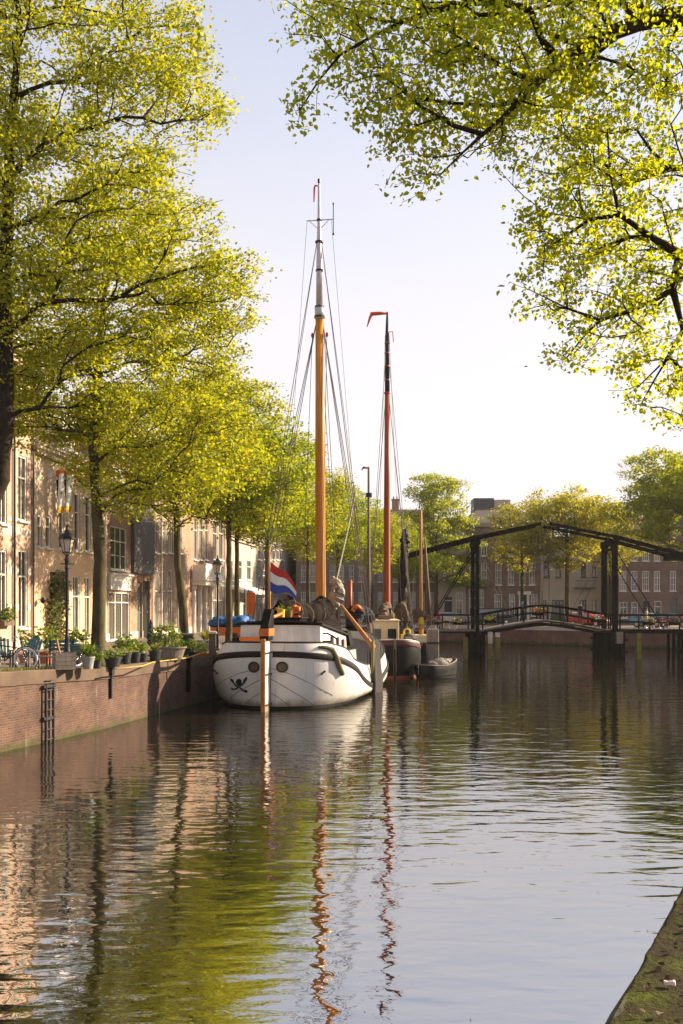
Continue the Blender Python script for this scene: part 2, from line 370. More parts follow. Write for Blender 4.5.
M['yellow'] = mat('yellow_paint', (0.60, 0.40, 0.015), 0.55, 0.15, 4)
M['tarpblue'] = mat('blue_tarpaulin', (0.015, 0.10, 0.30), 0.6, 0.2, 3, bump=0.4)
M['teal'] = mat('blue_green_paint', (0.035, 0.11, 0.13), 0.5, 0.2, 4)
M['navy'] = mat('navy_cloth', (0.012, 0.016, 0.04), 0.8, 0.2, 4)
M['skin'] = mat('skin', (0.45, 0.25, 0.17), 0.6, 0.08, 6)
M['hair'] = mat('hair', (0.03, 0.02, 0.014), 0.7, 0.2, 10)
M['rubber'] = mat('rubber', (0.015, 0.015, 0.015), 0.8, 0.2, 5)
M['chrome'] = mat('bright_metal', (0.6, 0.58, 0.55), 0.25, 0.1, 5, 0.9)
M['purple'] = mat('purple_petals', (0.16, 0.03, 0.22), 0.7, 0.2, 9)

# ------------------------------------------------------------------ water, ground, quay walls
EDGE = [(-14.8, 10, 2.3), (-9.7, 28.4, 2.3), (-8.1, 33.6, 2.12), (-6.6, 40.8, 1.97), (-5.6, 45.5, 1.95), (-3.2, 62, 1.95), (-1.0, 80, 1.95),
        (2, 100, 1.95), (8, 116, 1.95), (17, 109, 1.95), (32.5, 95, 1.95), (36.5, 91, 1.95), (38.5, 79, 2.0), (20, 42, 2.4), (1.91, 5.59, 2.55),
        (-0.89, 0, 2.55), (-5.9, -10, 2.55)]
def gz(y): return float(np.interp(y, [10, 28.4, 33.6, 40.8, 45.5], [2.3, 2.3, 2.12, 1.97, 1.95])) - 0.02
def edge_x(y): return float(np.interp(y, [e[1] for e in EDGE[:8]], [e[0] for e in EDGE[:8]]))

def water_mat():
    m, n, l, b = new_mat('canal_water')
    b.inputs['Base Color'].default_value = (0.012, 0.010, 0.006, 1); b.inputs['Roughness'].default_value = 0.02
    b.inputs['IOR'].default_value = 6.2
    tc = n.new('ShaderNodeTexCoord')
    def wave(scale, sx, sy, det, rz=0.0):
        mp = n.new('ShaderNodeMapping'); mp.inputs['Scale'].default_value = (sx, sy, 1); mp.inputs['Rotation'].default_value = (0, 0, rz)
        l.new(tc.outputs['Object'], mp.inputs[0])
        t = n.new('ShaderNodeTexNoise'); t.inputs['Scale'].default_value = scale; t.inputs['Detail'].default_value = det; t.inputs['Roughness'].default_value = 0.45
        t.inputs['Distortion'].default_value = 0.4
        l.new(mp.outputs[0], t.inputs['Vector']); return t.outputs[0]
    def add(a, b_, k):
        q = n.new('ShaderNodeMath'); q.operation = 'MULTIPLY_ADD'; l.new(b_, q.inputs[0]); q.inputs[1].default_value = k
        if a is None: q.inputs[2].default_value = 0
        else: l.new(a, q.inputs[2])
        return q.outputs[0]
    h = add(None, wave(0.8, 0.5, 1.0, 1.0), 0.9)
    h = add(h, wave(2.7, 0.40, 1.0, 1.0, 0.12), 0.85)
    h = add(h, wave(6.5, 0.5, 1.0, 2.0, -0.2), 0.22)
    # breeze patches: calm and ruffled areas
    pm = wave(0.07, 1.0, 0.6, 2.0)
    mr = n.new('ShaderNodeMapRange'); mr.inputs[1].default_value = 0.35; mr.inputs[2].default_value = 0.65; mr.inputs[3].default_value = 0.55; mr.inputs[4].default_value = 1.15
    l.new(pm, mr.inputs[0])
    mu = n.new('ShaderNodeMath'); mu.operation = 'MULTIPLY'; l.new(h, mu.inputs[0]); l.new(mr.outputs[0], mu.inputs[1])
    bp = n.new('ShaderNodeBump'); bp.inputs['Strength'].default_value = 1.0; bp.inputs['Distance'].default_value = WAVE
    l.new(mu.outputs[0], bp.inputs['Height']); l.new(bp.outputs[0], b.inputs['Normal'])
    return m
WAVE = 0.023
mb = MB(); mb.add([(-30, -20, 0), (60, -20, 0), (60, 130, 0), (-30, 130, 0)], [(0, 1, 2, 3)])
struct(mb.build('water', water_mat()))
hm_ = bpy.data.materials.new('thin_haze'); hm_.use_nodes = True; hn = hm_.node_tree.nodes; hn.clear(); ho = hn.new('ShaderNodeOutputMaterial'); hv_ = hn.new('ShaderNodeVolumePrincipled')
hv_.inputs['Color'].default_value = (0.96, 0.93, 0.90, 1); hv_.inputs['Density'].default_value = 0.00013; hv_.inputs['Anisotropy'].default_value = 0.2
hm_.node_tree.links.new(hv_.outputs[0], ho.inputs['Volume'])
hz_ = MB().box((0, 60, 14.5), (400, 260, 33)).build('haze', hm_); hz_['kind'] = 'stuff'

M['paving'] = mat('clinker_paving', (0.17, 0.125, 0.095), 0.9, 0.35, 2.5, bump=0.4, bscale=14)
def inset(i, d):        # edge point moved d to the land side
    a = Vector(EDGE[max(i - 1, 0)][:2]); b = Vector(EDGE[min(i + 1, len(EDGE) - 1)][:2]); t = (b - a).normalized()
    return Vector((EDGE[i][0] - t.y * d, EDGE[i][1] + t.x * d))
FAR = {0: (-600, -300), 8: (-150, 600), 9: (50, 600), 10: (300, 600), 11: (600, 400), 12: (600, 120), 13: (600, 60), 14: (600, 5.6), 15: (600, -30), 16: (300, -400)}
mb = MB(); vs = []
for i, (x, y, z) in enumerate(EDGE):
    p = inset(i, 0.40); f = FAR.get(i, (-600, y)); vs += [(p.x, p.y, z - 0.02), (f[0], f[1], z - 0.02)]
fs = [(2 * i, 2 * i + 2, 2 * i + 3, 2 * i + 1) for i in range(len(EDGE) - 1)]
mb.add(vs, fs); struct(mb.build('ground', M['paving']))

def quay_wall(i0, i1, label, mw, mc):
    t = thing('quay_wall', label, 'quay wall', (EDGE[i0][0], EDGE[i0][1], 0)); O = Vector((EDGE[i0][0], EDGE[i0][1]))
    w = MB(); c = MB()
    ring = []; ringc = []
    wr = random.Random(i0 + 3); steps = []
    for i in range(i0, i1 + 1):
        here = [EDGE[i][2]] + [inset(i, q) - O for q in (0.0, .42, -.05, .44)]
        if i > i0:
            k = max(1, int((here[1] - last[1]).length / .55))
            for j in range(1, k): f = j / k; steps.append([last[0] + (here[0] - last[0]) * f + wr.uniform(-.012, .012)] + [last[q] + (here[q] - last[q]) * f + Vector((wr.uniform(-.014, .014), 0)) for q in (1, 2, 3, 4)])
        steps.append(here); last = here
    for z, a, b, a2, b2 in steps:
        ring.append([(a.x, a.y, -1.2), (a.x, a.y, z - 0.42), (b.x, b.y, z - 0.42), (b.x, b.y, -1.2)])
        ringc.append([(a2.x, a2.y, z - 0.417), (a2.x, a2.y, z - 0.03), (a2.x + (a.x - a2.x) * 0.6, a2.y + (a.y - a2.y) * 0.6, z), (b2.x, b2.y, z), (b2.x, b2.y, z - 0.417), (a2.x, a2.y, z - 0.417)])
    w.grid(ring); c.grid(ringc)
    w.build('wall', mw, t); c.build('coping', mc, t); return t
quay_wall(0, 8, 'long weathered brick quay wall with a soldier course coping along the left bank', M['quaybrick'], M['coping'])
quay_wall(8, 11, 'low brown brick quay wall across the far end of the canal behind the drawbridge', M['farquay'], M['stone'])
quay_wall(11, 16, 'mossy quay wall at the bottom right corner in the foreground', M['quaybrick'], mat('mossy_stone', (.05, .045, .022), .95, .4, 6, bump=.6))

# moss and litter covering the near quay edge, lumpy ground sheet
def vnoise(x, y, s=0):
    return (math.sin(x * 3.1 + s) * math.cos(y * 2.7 - s) + 0.6 * math.sin(x * 7.3 + y * 5.1 + s * 2) + 0.35 * math.sin(x * 15.7 - y * 13.1 + s)) / 1.95
def moss_mat():
    m, n, l, b = new_mat('mossy_litter')
    tc = n.new('ShaderNodeTexCoord')
    def noise(sc, d=6, r=.65):
        t = n.new('ShaderNodeTexNoise'); t.inputs['Scale'].default_value = sc; t.inputs['Detail'].default_value = d; t.inputs['Roughness'].default_value = r
        l.new(tc.outputs['Object'], t.inputs['Vector']); return t.outputs[0]
    cr = n.new('ShaderNodeValToRGB'); e = cr.color_ramp.elements
    e[0].position = 0.36; e[0].color = (0.030, 0.022, 0.012, 1); e[1].position = 0.66; e[1].color = (0.10, 0.11, 0.012, 1)
    k = e.new(0.47); k.color = (0.048, 0.036, 0.016, 1); k = e.new(0.56); k.color = (0.055, 0.056, 0.011, 1)
    l.new(noise(3.2, 8, 0.75), cr.inputs[0]); l.new(cr.outputs[0], b.inputs['Base Color']); b.inputs['Roughness'].default_value = 0.95
    b.inputs['Specular IOR Level'].default_value = 0.1
    bp = n.new('ShaderNodeBump'); bp.inputs['Strength'].default_value = 0.9; bp.inputs['Distance'].default_value = 0.05
    l.new(noise(28, 5), bp.inputs['Height']); l.new(bp.outputs[0], b.inputs['Normal'])
    return m
mb = MB(); rows = []
for i in range(150):
    y = 1.0 + i * 0.07; row = []
    for j in range(46):
        d = j * j * 0.0016 + j * 0.012
        x = -0.89 + 0.5007 * y - 0.042 + d + (0.008 * vnoise(y * 2.1, y * 1.3, 4) * max(0, 1 - d / .3))
        h = 0.0 if j == 0 else min(1, d / 0.12) * (0.018 + 0.020 * vnoise(x, y) + 0.010 * vnoise(x * 3, y * 3, 1))
        row.append((x + 0.012 * vnoise(y * 5, y * 3) * (j < 3), y, 2.553 - (0.05 if j == 0 else 0) + max(h, 0.002)))
    rows.append(row)
mb.grid(rows, flip=True); o = mb.build('moss_ground', moss_mat(), smooth=True); struct(o)

# ------------------------------------------------------------------ houses
_wcache = {}
def window_mesh(w, h, kind, fmat):
    key = (round(w, 2), round(h, 2), kind, fmat.name)
    if key in _wcache: return _wcache[key]
    f = MB(); b = 0.09 if w > 0.6 else 0.07; t = 0.10
    f.box((b / 2, t, h / 2), (b, 0.1, h)); f.box((w - b / 2, t, h / 2), (b, 0.1, h))
    f.box((w / 2, t, h - b / 2), (w - 2 * b, 0.1, b)); f.box((w / 2, t, b / 2), (w - 2 * b, 0.1, b))
    iw = w - 2 * b
    if kind in ('sash', 'sash6', 'shop'):
        zt = h * (0.66 if kind != 'shop' else 0.78)
        f.box((w / 2, t - 0.02, zt), (iw, 0.09, 0.07))
        nv = 1 if kind == 'sash' else 2
        if w < 0.85 and kind == 'sash': nv = 0
        for k in range(nv):
            f.box((b + iw * (k + 1) / (nv + 1), t + 0.012, h / 2), (0.05 if kind != 'shop' else 0.09, 0.06, h - 2 * b))
        if kind == 'sash6': f.box((w / 2, t + 0.012, zt * 0.5), (iw, 0.05, 0.035))
    f.box((w / 2, -0.03, -0.05), (w + 0.16, 0.22, 0.097))
    p = MB(); p.box((w / 2, 0.165, h / 2), (w - 0.02, 0.02, h - 0.02))
    r = (f.mesh('window', [fmat]), p.mesh('pane', [M['glass']])); _wcache[key] = r; return r

def minus(a, b, cuts):
    segs = [(a, b)]
    for c0, c1 in cuts:
        ns = []
        for s0, s1 in segs:
            if c1 <= s0 or c0 >= s1: ns.append((s0, s1)); continue
            if c0 - s0 > 0.02: ns.append((s0, c0))
            if s1 - c1 > 0.02: ns.append((c1, s1))
        segs = ns
    return segs

def house(name, label, loc, rz, W, H, D, wmat, ops, lower=None, cornice=True, roof='pitched', roofh=3.5, bands=(), fmat=None, cmat=None, chimneys=(0.2,), group=None, cat='house', bandmat=None, plinth=True):
    t = thing(name, label, cat, loc, rz, group); fmat = fmat or M['frame']; cmat = cmat or M['stone']
    ops = [(max(x, 0.12), z, min(w, W - 0.12 - max(x, 0.12)), h, k) for x, z, w, h, k in ops if min(w, W - 0.12 - max(x, 0.12)) > 0.25 and z + h < H - 0.2]
    xs = sorted({0.0, W} | {q for o in ops for q in (o[0], o[0] + o[2])}); zs = {-0.5, H} | {q for o in ops for q in (o[1], o[1] + o[3])}
    if lower: zs.add(lower[0])
    zs = sorted(zs); wl_ = MB()
    for i in range(len(xs) - 1):
        for j in range(len(zs) - 1):
            cx, cz = (xs[i] + xs[i + 1]) / 2, (zs[j] + zs[j + 1]) / 2
            if any(o[0] < cx < o[0] + o[2] and o[1] < cz < o[1] + o[3] for o in ops): continue
            wl_.add([(xs[i], 0, zs[j]), (xs[i + 1], 0, zs[j]), (xs[i + 1], 0, zs[j + 1]), (xs[i], 0, zs[j + 1])], [(0, 1, 2, 3)], 1 if lower and cz < lower[0] else 0)
    for x, z, w, h, k in ops:
        q = 0.22; mi = 1 if lower and z + h / 2 < lower[0] else 0
        wl_.add([(x, 0, z), (x, q, z), (x, q, z + h), (x, 0, z + h)], [(3, 2, 1, 0)], mi); wl_.add([(x + w, 0, z), (x + w, q, z), (x + w, q, z + h), (x + w, 0, z + h)], [(0, 1, 2, 3)], mi)
        wl_.add([(x, 0, z + h), (x + w, 0, z + h), (x + w, q, z + h), (x, q, z + h)], [(0, 1, 2, 3)][::-1], mi); wl_.add([(x, 0, z), (x + w, 0, z), (x + w, q, z), (x, q, z)], [(0, 1, 2, 3)], mi)
    wl_.add([(0, 0, -.5), (0, D, -.5), (0, D, H), (0, 0, H)], [(3, 2, 1, 0)]); wl_.add([(W, 0, -.5), (W, D, -.5), (W, D, H), (W, 0, H)], [(0, 1, 2, 3)])
    wl_.add([(0, D, -.5), (W, D, -.5), (W, D, H), (0, D, H)], [(3, 2, 1, 0)]); wl_.add([(0, 0.25, H - 0.05), (W, 0.25, H - 0.05), (W, D, H - 0.05), (0, D, H - 0.05)], [(0, 1, 2, 3)])
    if roof == 'pitched':
        for x in (0.0, W): wl_.add([(x, 0, H), (x, D, H), (x, D / 2, H + roofh - 0.05)], [(0, 1, 2)])
    wl_.build('wall', [wmat, lower[1]] if lower else [wmat], t)
    for x, z, w, h, k in ops:
        if k in ('door', 'greydoor', 'archdoor'):
            d = MB(); dm = M['door'] if k != 'greydoor' else M['greydoor']
            d.box((w / 2, 0.15, h / 2), (w - 0.02, 0.06, h - 0.02))
            for zz, hh in ((0.28, 0.3), (0.68, 0.35)): d.box((w / 2, 0.115, h * zz), (w * 0.6, 0.02, h * hh))
            if k == 'archdoor':
                d.box((w / 2, 0.10, h * 0.86), (w - 0.04, 0.06, 0.08), m=1)
            do = d.build('door', [dm, fmat], t); do.location = (x, 0, z)
            hm = MB(); hm.ball((w * 0.85, 0.09, h * 0.45), 0.05); hm.tube([(w * 0.85, 0.12, h * 0.45), (w * 0.85, 0.09, h * 0.45)], 0.02, 6); hm.build('handle', M['chrome'], do)
            if k == 'archdoor':
                pts = [Vector((w / 2 + w / 2 * math.cos(a), -0.06, h + w / 2 * math.sin(a) * 0.9)) for a in [math.pi * i / 10 for i in range(11)]]
                fm = MB(); fm.prism(pts, (0, 0.05, 0)); fm.build('fanlight', M['glass'], t).location = (x, 0.03, z)
                am = MB(); am.tube([p + Vector((0, -0.02, 0)) for p in pts], 0.10, 6); am.build('door_arch', M['stone'], t).location = (x, 0, z)
        else:
            fme, pme = window_mesh(w, h, k, fmat)
            fo = link('window', fme, t); fo.location = (x, 0, z); link('pane', pme, fo)
    for z0, z1 in bands:
        cuts = [(o[0], o[0] + o[2]) for o in ops if o[1] < z1 and o[1] + o[3] > z0]
        for a, b in minus(0, W, cuts): MB().box(((a + b) / 2, 0.085, (z0 + z1) / 2), (b - a, 0.2, z1 - z0)).build('stone_band', bandmat or M['stone'], t)
    if cornice:
        c = MB(); c.box((W / 2, -0.10, H - 0.30), (W, 0.26, 0.25)); c.box((W / 2, -0.19, H - 0.09), (W + 0.004, 0.44, 0.17)); c.box((W / 2, -0.24, H + 0.04), (W + 0.008, 0.54, 0.09)); c.build('cornice', cmat, t)
    if plinth:
        cuts = [(o[0], o[0] + o[2]) for o in ops if o[1] < 0.5]
        for a, b in minus(0, W, cuts): MB().box(((a + b) / 2, 0.0, 0.1), (b - a, 0.08, 0.8)).build('plinth', M['stone'] if wmat is not M['farbrown'] else M['slate'], t)
    ro = None
    if roof == 'pitched':
        r = MB(); th = 0.15
        a, b, c_ = Vector((-0.02, -0.12, H + 0.10)), Vector((-0.02, D / 2, H + roofh)), Vector((-0.02, D + 0.2, H + 0.08))
        prof = [a, b, c_, c_ + Vector((0, 0, th)), b + Vector((0, 0, th * 1.3)), a + Vector((0, 0, th))]
        r.prism([prof[i] for i in range(6)], (W + 0.04, 0, 0)); ro = r.build('roof', M['roof'], t)
    elif roof == 'flat':
        r = MB(); r.box((W / 2, D / 2 + 0.15, H + 0.03), (W - 0.2, D - 0.35, 0.15)); ro = r.build('roof', M['slate'], t)
    elif roof == 'hip':
        r = MB(); k = min(D / 2, roofh * 0.9)
        vs = [(-.1, -.1, H + .09), (W + .1, -.1, H + .09), (W + .1, D, H + .09), (-.1, D, H + .09), (k, D / 2, H + roofh), (W - k, D / 2, H + roofh)]
        r.add(vs, [(0, 1, 5, 4), (1, 2, 5), (2, 3, 4, 5), (3, 0, 4)]); ro = r.build('roof', M['roof'], t)
    if ro is not None:
        for k in chimneys:
            cm = MB(); zt = H + (roofh if roof != 'flat' else 0.2); cm.box((W * k, D / 2, zt + 0.3), (0.9, 0.6, 2.2)); cm.box((W * k, D / 2, zt + 1.45), (1.05, 0.75, 0.15))
            for q in (-0.22, 0.22): cm.lathe([(0.11, 0), (0.09, 0.35)], (W * k + q, D / 2, zt + 1.52), 8)
            cm.build('chimney', M['brown'], ro)
    return t

# --- left row, facing the canal
FD = Vector((0.1074, 0.9942)); FO = Vector((-16.0, 47.0)); FRZ = math.atan2(FD.y, FD.x)
def fy(px): return 21.08 / (0.108 + (341.5 - px) / 1000.0)
def fs_(px): return (fy(px) - 47.0) / FD.y
def floc(px): p = FO + FD * fs_(px); return (p.x, p.y, gz(p.y))
def fop(px0, a, b, yt, yb, kind='sash'):    # an opening at image columns a..b, rows yt..yb of the left row
    g = floc(px0)[2]; Y = fy((a + b) / 2)
    return (fs_(a) - fs_(px0), ZY(yb, Y) - g, fs_(b) - fs_(a), (yb - yt) * Y / 1000.0, kind)
def lhouse(px0, px1, H, label, wm, ops, **k):
    return house('canal_house', label, floc(px0), FRZ, fs_(px1) - fs_(px0) - 0.01, H, 11, wm, [fop(px0, *o) for o in ops], **k)

h1 = lhouse(-42, 33, 15.0, 'tall pink brick house with pale stone bands at the left edge', M['pink'],
   [(-1, 7, 550, 622), (18.5, 27.5, 550, 628), (-1, 7, 458, 524), (18, 27, 456, 521), (-1, 7, 370, 425), (18, 27, 370, 425), (-24, -14, 550, 628), (-24, -14, 456, 521), (-38, -29, 550, 628)],
   bands=[(2.0, 2.3), (3.75, 4.1), (5.6, 6.05), (6.3, 6.5)], roof='pitched')
h2 = lhouse(33, 105, 10.4, 'beige house with peach plastered ground floor, two flags and a climbing plant', M['beige'],
   [(37.5, 41.5, 515, 547), (45.5, 50.8, 516, 548), (59, 64, 490, 549), (74.5, 79.5, 493, 551), (85.5, 90.5, 496, 552), (97, 101.5, 500, 553),
    (73, 79.5, 576, 636), (84.5, 90.5, 577, 636), (97, 101.5, 577, 636), (50, 57, 572, 640, 'door')],
   lower=(ZY(553, fy(70)) - gz(55), M['peach']), bands=[(ZY(553, fy(70)) - gz(55), ZY(550.5, fy(70)) - gz(55))])
h3 = lhouse(105, 152, 12.0, 'brown brick house with a white shop window and dark slate cladding', M['brown'],
   [(110.5, 127, 527, 570, 'sash6'), (109, 129.5, 592, 640, 'shop'), (137.5, 142, 582, 638, 'greydoor'), (142.6, 149.5, 581, 638, 'door'), (110.5, 127, 468, 505, 'sash6')], fmat=M['white'])
h4 = lhouse(152, 186, 12.6, 'umber brick house with white drainpipe and narrow windows behind the third tree', M['brown2'],
   [(155, 159, 570, 632), (162, 166, 570, 632), (168, 172.5, 570, 632), (177, 181.5, 570, 632), (155, 159, 520, 553), (162, 166, 520, 553), (168, 172.5, 520, 553), (177, 181.5, 520, 553), (162, 166, 470, 500), (177, 181.5, 470, 500)])
h5 = lhouse(186, 225, 13.2, 'house with white balcony above a white pilastered entrance', M['brown'],
   [(194, 197.5, 588, 634), (199.5, 203, 588, 634), (205, 208.5, 588, 634), (194, 197.5, 515, 560), (199.5, 203, 515, 560), (205, 208.5, 515, 560), (213, 217, 585, 630), (213, 217, 520, 560), (219, 223, 585, 630), (219, 223, 520, 560)], fmat=M['white'])
h6 = lhouse(225, 256, 9.0, 'low pale house with white awning and orange banners behind the quay trees', M['cream'],
   [(228, 232, 596, 630, 'shop'), (234, 239, 596, 630, 'shop'), (243, 248, 596, 630, 'shop'), (250, 254, 596, 630, 'shop'), (229, 233, 560, 580), (238, 242, 560, 580), (247, 251, 560, 580)], fmat=M['white'])
h7 = lhouse(256, 284, 11.5, 'grey brown house glimpsed behind the flag of the barge', M['fargrey'],
   [(258 + 4.5 * i, 261.3 + 4.5 * i, a, b) for i in range(6) for a, b in ((598, 625), (570, 587), (545, 560))])
h8 = lhouse(284, 312, 10.5, 'cream house glimpsed left of the tall orange mast', M['cream'],
   [(286 + 5 * i, 289.2 + 5 * i, a, b) for i in range(5) for a, b in ((598, 622), (574, 588))], fmat=M['white'])

# parts of the left row: slate cladding, balcony, drainpipes, dormer, awning
def fl(px0, px, y): g = floc(px0)[2]; return (fs_(px) - fs_(px0), ZY(y, fy(px)) - g)
a, za = fl(105, 131, 572); b, zb = fl(105, 151.5, 572); zt = 11.3
mb = MB(); mb.prism([Vector((a, -0.22, za)), Vector(((a + b) / 2, -0.22, za - 0.10)), Vector((b, -0.22, za)), Vector((b, -0.22, zt)), Vector((a, -0.22, zt))], (0, 0.24, 0)); mb.build('slate_cladding', M['slate'], h3)
mb = MB(); a0, z0 = fl(105, 108.5, 591); a1, _ = fl(105, 130, 591); mb.box(((a0 + a1) / 2, -0.06, z0 + 0.55), (a1 - a0, 0.16, 0.95)); mb.box(((a0 + a1) / 2, -0.12, z0 + 1.08), (a1 - a0 + 0.2, 0.3, 0.12)); mb.build('shop_fascia', M['white'], h3)
def pipe(h, px0, px, zt, m=None):
    x, _ = fl(px0, px, 600); p = MB(); p.tube([(x, -0.10, 0.1), (x, -0.10, zt)], 0.06, 8); p.build('drainpipe', m or M['metal'], h)
pipe(h1, -42, 31.5, 13.8, M['slate']); pipe(h2, 33, 104, 9.9, M['white']); pipe(h4, 152, 160.5, 12.1, M['white']); pipe(h3, 105, 151.7, 11.5, M['white']); pipe(h1, -42, 12.5, 14.0, M['iron']); pipe(h5, 186, 224, 12.5)
x0, z0 = fl(186, 191.5, 583); x1, _ = fl(186, 211, 583)
mb = MB(); mb.box(((x0 + x1) / 2, -0.6, z0), (x1 - x0, 1.2, 0.35)); mb.box(((x0 + x1) / 2, -0.65, z0 + 0.24), (x1 - x0 + 0.2, 1.4, 0.12))
mb.box(((x0 + x1) / 2, -1.12, z0 + 0.9), (x1 - x0, 0.12, 1.2)); mb.box((x0 + 0.06, -0.56, z0 + 0.9), (0.12, 0.99, 1.2)); mb.box((x1 - 0.06, -0.56, z0 + 0.9), (0.12, 0.99, 1.2))
mb.box(((x0 + x1) / 2, -1.12, z0 + 1.55), (x1 - x0 + 0.1, 0.24, 0.1)); mb.build('balcony', M['white'], h5, bevel=0.02)
for px in (192.5, 198.4, 204, 210):
    xx, _ = fl(186, px, 600); mb = MB(); mb.box((xx, -0.12, z0 / 2 - 0.1), (0.38, 0.24, z0 - 0.2)); mb.box((xx, -0.16, z0 - 0.35), (0.5, 0.32, 0.25)); mb.build('pilaster', M['white'], h5)
for q, px in enumerate((45.5, 53.5)):
    pass
# dormer on the beige house
x, _ = fl(33, 72, 430); mb = MB(); mb.box((x, 1.0, 11.55), (1.7, 1.6, 1.9)); mb.prism([Vector((x - 1.0, 0.1, 12.5)), Vector((x + 1.0, 0.1, 12.5)), Vector((x, 0.1, 13.1))], (0, 2.2, 0)); dm = mb.build('dormer', M['white'], h2)
fme, pme = window_mesh(1.2, 1.4, 'sash6', M['white']); fo = link('dormer_window', fme, dm); fo.location = (x - 0.6, 0.03, 10.85); link('pane', pme, fo)
x0, z0 = fl(225, 227, 594); x1, _ = fl(225, 254.5, 594)
mb = MB(); mb.prism([Vector((x0, -0.05, z0 + 0.9)), Vector((x0, -1.6, z0 + 0.35)), Vector((x0, -1.62, z0 + 0.05)), Vector((x0, -0.05, z0 + 0.6))], (x1 - x0, 0, 0)); mb.build('awning', M['white'], h6)
# wall lamp and bracket on the peach wall
x, z = fl(33, 37, 600); mb = MB(); mb.tube([(x, -0.02, z), (x, -0.3, z + 0.05)], 0.02, 6); mb.lathe([(0.05, 0.15), (0.16, 0.0), (0.12, -0.12), (0.02, -0.2)], (x, -0.32, z), 8); mb.build('wall_lamp', M['iron'], h2)

# two flags hung out on poles from the beige house
for q, px in enumerate((46.5, 54.5)):
    px_p = PX(px, 476, fy(px)); sx, sz = fl(33, px, 476)
    t = thing('hanging_flag', ['orange topped flag hanging from the beige house, the left of the pair', 'orange topped flag hanging from the beige house, the right of the pair'][q], 'flag', tuple(Vector(floc(33)) + Vector((FD.x * sx, FD.y * sx, sz))), FRZ, 'flags hanging on the beige house')
    mb = MB(); mb.tube([(0, 0, 0), (0.1, -1.6, 0.9)], 0.03, 6); mb.build('pole', M['whitecloth'], t)
    P = []; 
    for i in range(15):
        v = i / 14; row = []
        for j in range(7):
            u = j / 6; row.append((0.1 + 0.30 * math.sin(u * 7 + v * 2) * (0.3 + 0.5 * v) + 0.12 * v, -0.45 - u * 0.42 * (1 - 0.25 * v), 0.28 + u * 0.25 * (1 - v) - v * 2.2))
        P.append(row)
    mb = MB()
    for i in range(14):
        mb.grid(P[i:i + 2], 0 if i < 2 else (1 if i < 12 else 2))
    for k in range(len(mb.f)):
        if 12 < k < 72 and k % 6 in (0, 1): mb.m[k] = 3
    mb.build('cloth', [M['orange'], M['whitecloth'], M['yellow'], M['iron']], t, smooth=True)

# --- far row across the canal head, facing the camera
def far_house(px0, px1, D, H, label, wm, rows, cols, **k):
    x0 = (px0 - 341.5) / 1000 * D; x1 = (px1 - 341.5) / 1000 * D; g = 1.93
    ops = []
    for (a, b, kind) in cols:
        for yt, yb in rows:
            ops.append(((a - px0) / 1000 * D, ZY(yb, D) - g, (b - a) / 1000 * D, (yb - yt) * D / 1000, kind))
    ops += [((a - px0) / 1000 * D, max(ZY(yb, D) - g, 0.05), (b - a) / 1000 * D, (yb - yt) * D / 1000, kd) for a, b, yt, yb, kd in k.pop('extra', [])]
    return house('far_house', label, (x0, D, g), 0, x1 - x0 - 0.01, H, 12, wm, ops, **k)
f1 = far_house(438, 466, 120, 12.6, 'pale stucco house with an arched dark doorway left of the left bridge tower', M['cream'], [(556, 580), (530, 546)], [(443.5, 451, 'sash6'), (455.5, 462.5, 'sash6')], extra=[(444.5, 452, 597, 622, 'archdoor'), (456, 462.5, 592, 616, 'sash6')], fmat=M['white'], roof='flat', chimneys=())
f2 = far_house(466.2, 540, 120, 12.1, 'large brown brick house with a tiled hip roof behind the left half of the bridge', M['farbrown'], [(563, 585), (541, 556)], [(459.5 + 9 * 0 + q, 465.5 + q, 'sash6') for q in (10, 21.5, 36, 48.5, 60, 69.5)],
   extra=[(469, 476.5, 589, 616, 'sash6'), (478, 484, 589, 616, 'sash6'), (494.5, 502, 594, 616, 'sash6'), (509, 515, 594, 616, 'sash6'), (521, 526, 594, 622, 'door'), (531, 537.5, 594, 616, 'sash6')], fmat=M['white'], roof='hip', roofh=3.0, chimneys=())
f3 = far_house(540.2, 610, 120, 10.2, 'cream rendered house row with grey balcony between the bridge towers', M['cream'], [(561, 577)], [(544, 549, 'sash'), (556, 561, 'sash'), (581, 586, 'sash'), (592, 596, 'sash'), (602, 606, 'sash')],
   extra=[(543, 546.5, 600, 614, 'sash'), (552, 564, 600, 616, 'sash6'), (580.5, 586.5, 600, 614, 'sash'), (592, 596.5, 600, 616, 'sash'), (601, 606, 598, 622, 'greydoor')], fmat=M['slate'], roof='flat', chimneys=())
f4 = far_house(610.2, 700, 118, 11.6, 'brown brick house with white framed windows behind the right bridge tower', M['farbrown'], [(571, 591), (546, 561)], [(619.5, 626.5, 'sash6'), (631, 637.5, 'sash6'), (642.5, 649, 'sash6'), (654, 660, 'sash6'), (670, 676, 'sash6'), (684, 690, 'sash6')],
   extra=[(619.5, 627.5, 602, 618, 'sash'), (631.5, 638, 602, 618, 'sash'), (643, 650, 601, 622, 'door'), (654.5, 661.5, 601, 617, 'sash'), (670.5, 677, 599, 622, 'greydoor'), (684, 690, 602, 618, 'sash')], fmat=M['white'], roofh=3.2, chimneys=())
f0 = far_house(388, 437.8, 124, 11.0, 'grey brown terraced house behind the red mast and the far trees', M['fargrey'], [(563, 582), (540, 555)], [(393 + 9 * i, 397.5 + 9 * i, 'sash6') for i in range(5)], extra=[(393 + 9 * i, 397.5 + 9 * i, 592, 616, 'sash6') for i in range(5)], fmat=M['white'])
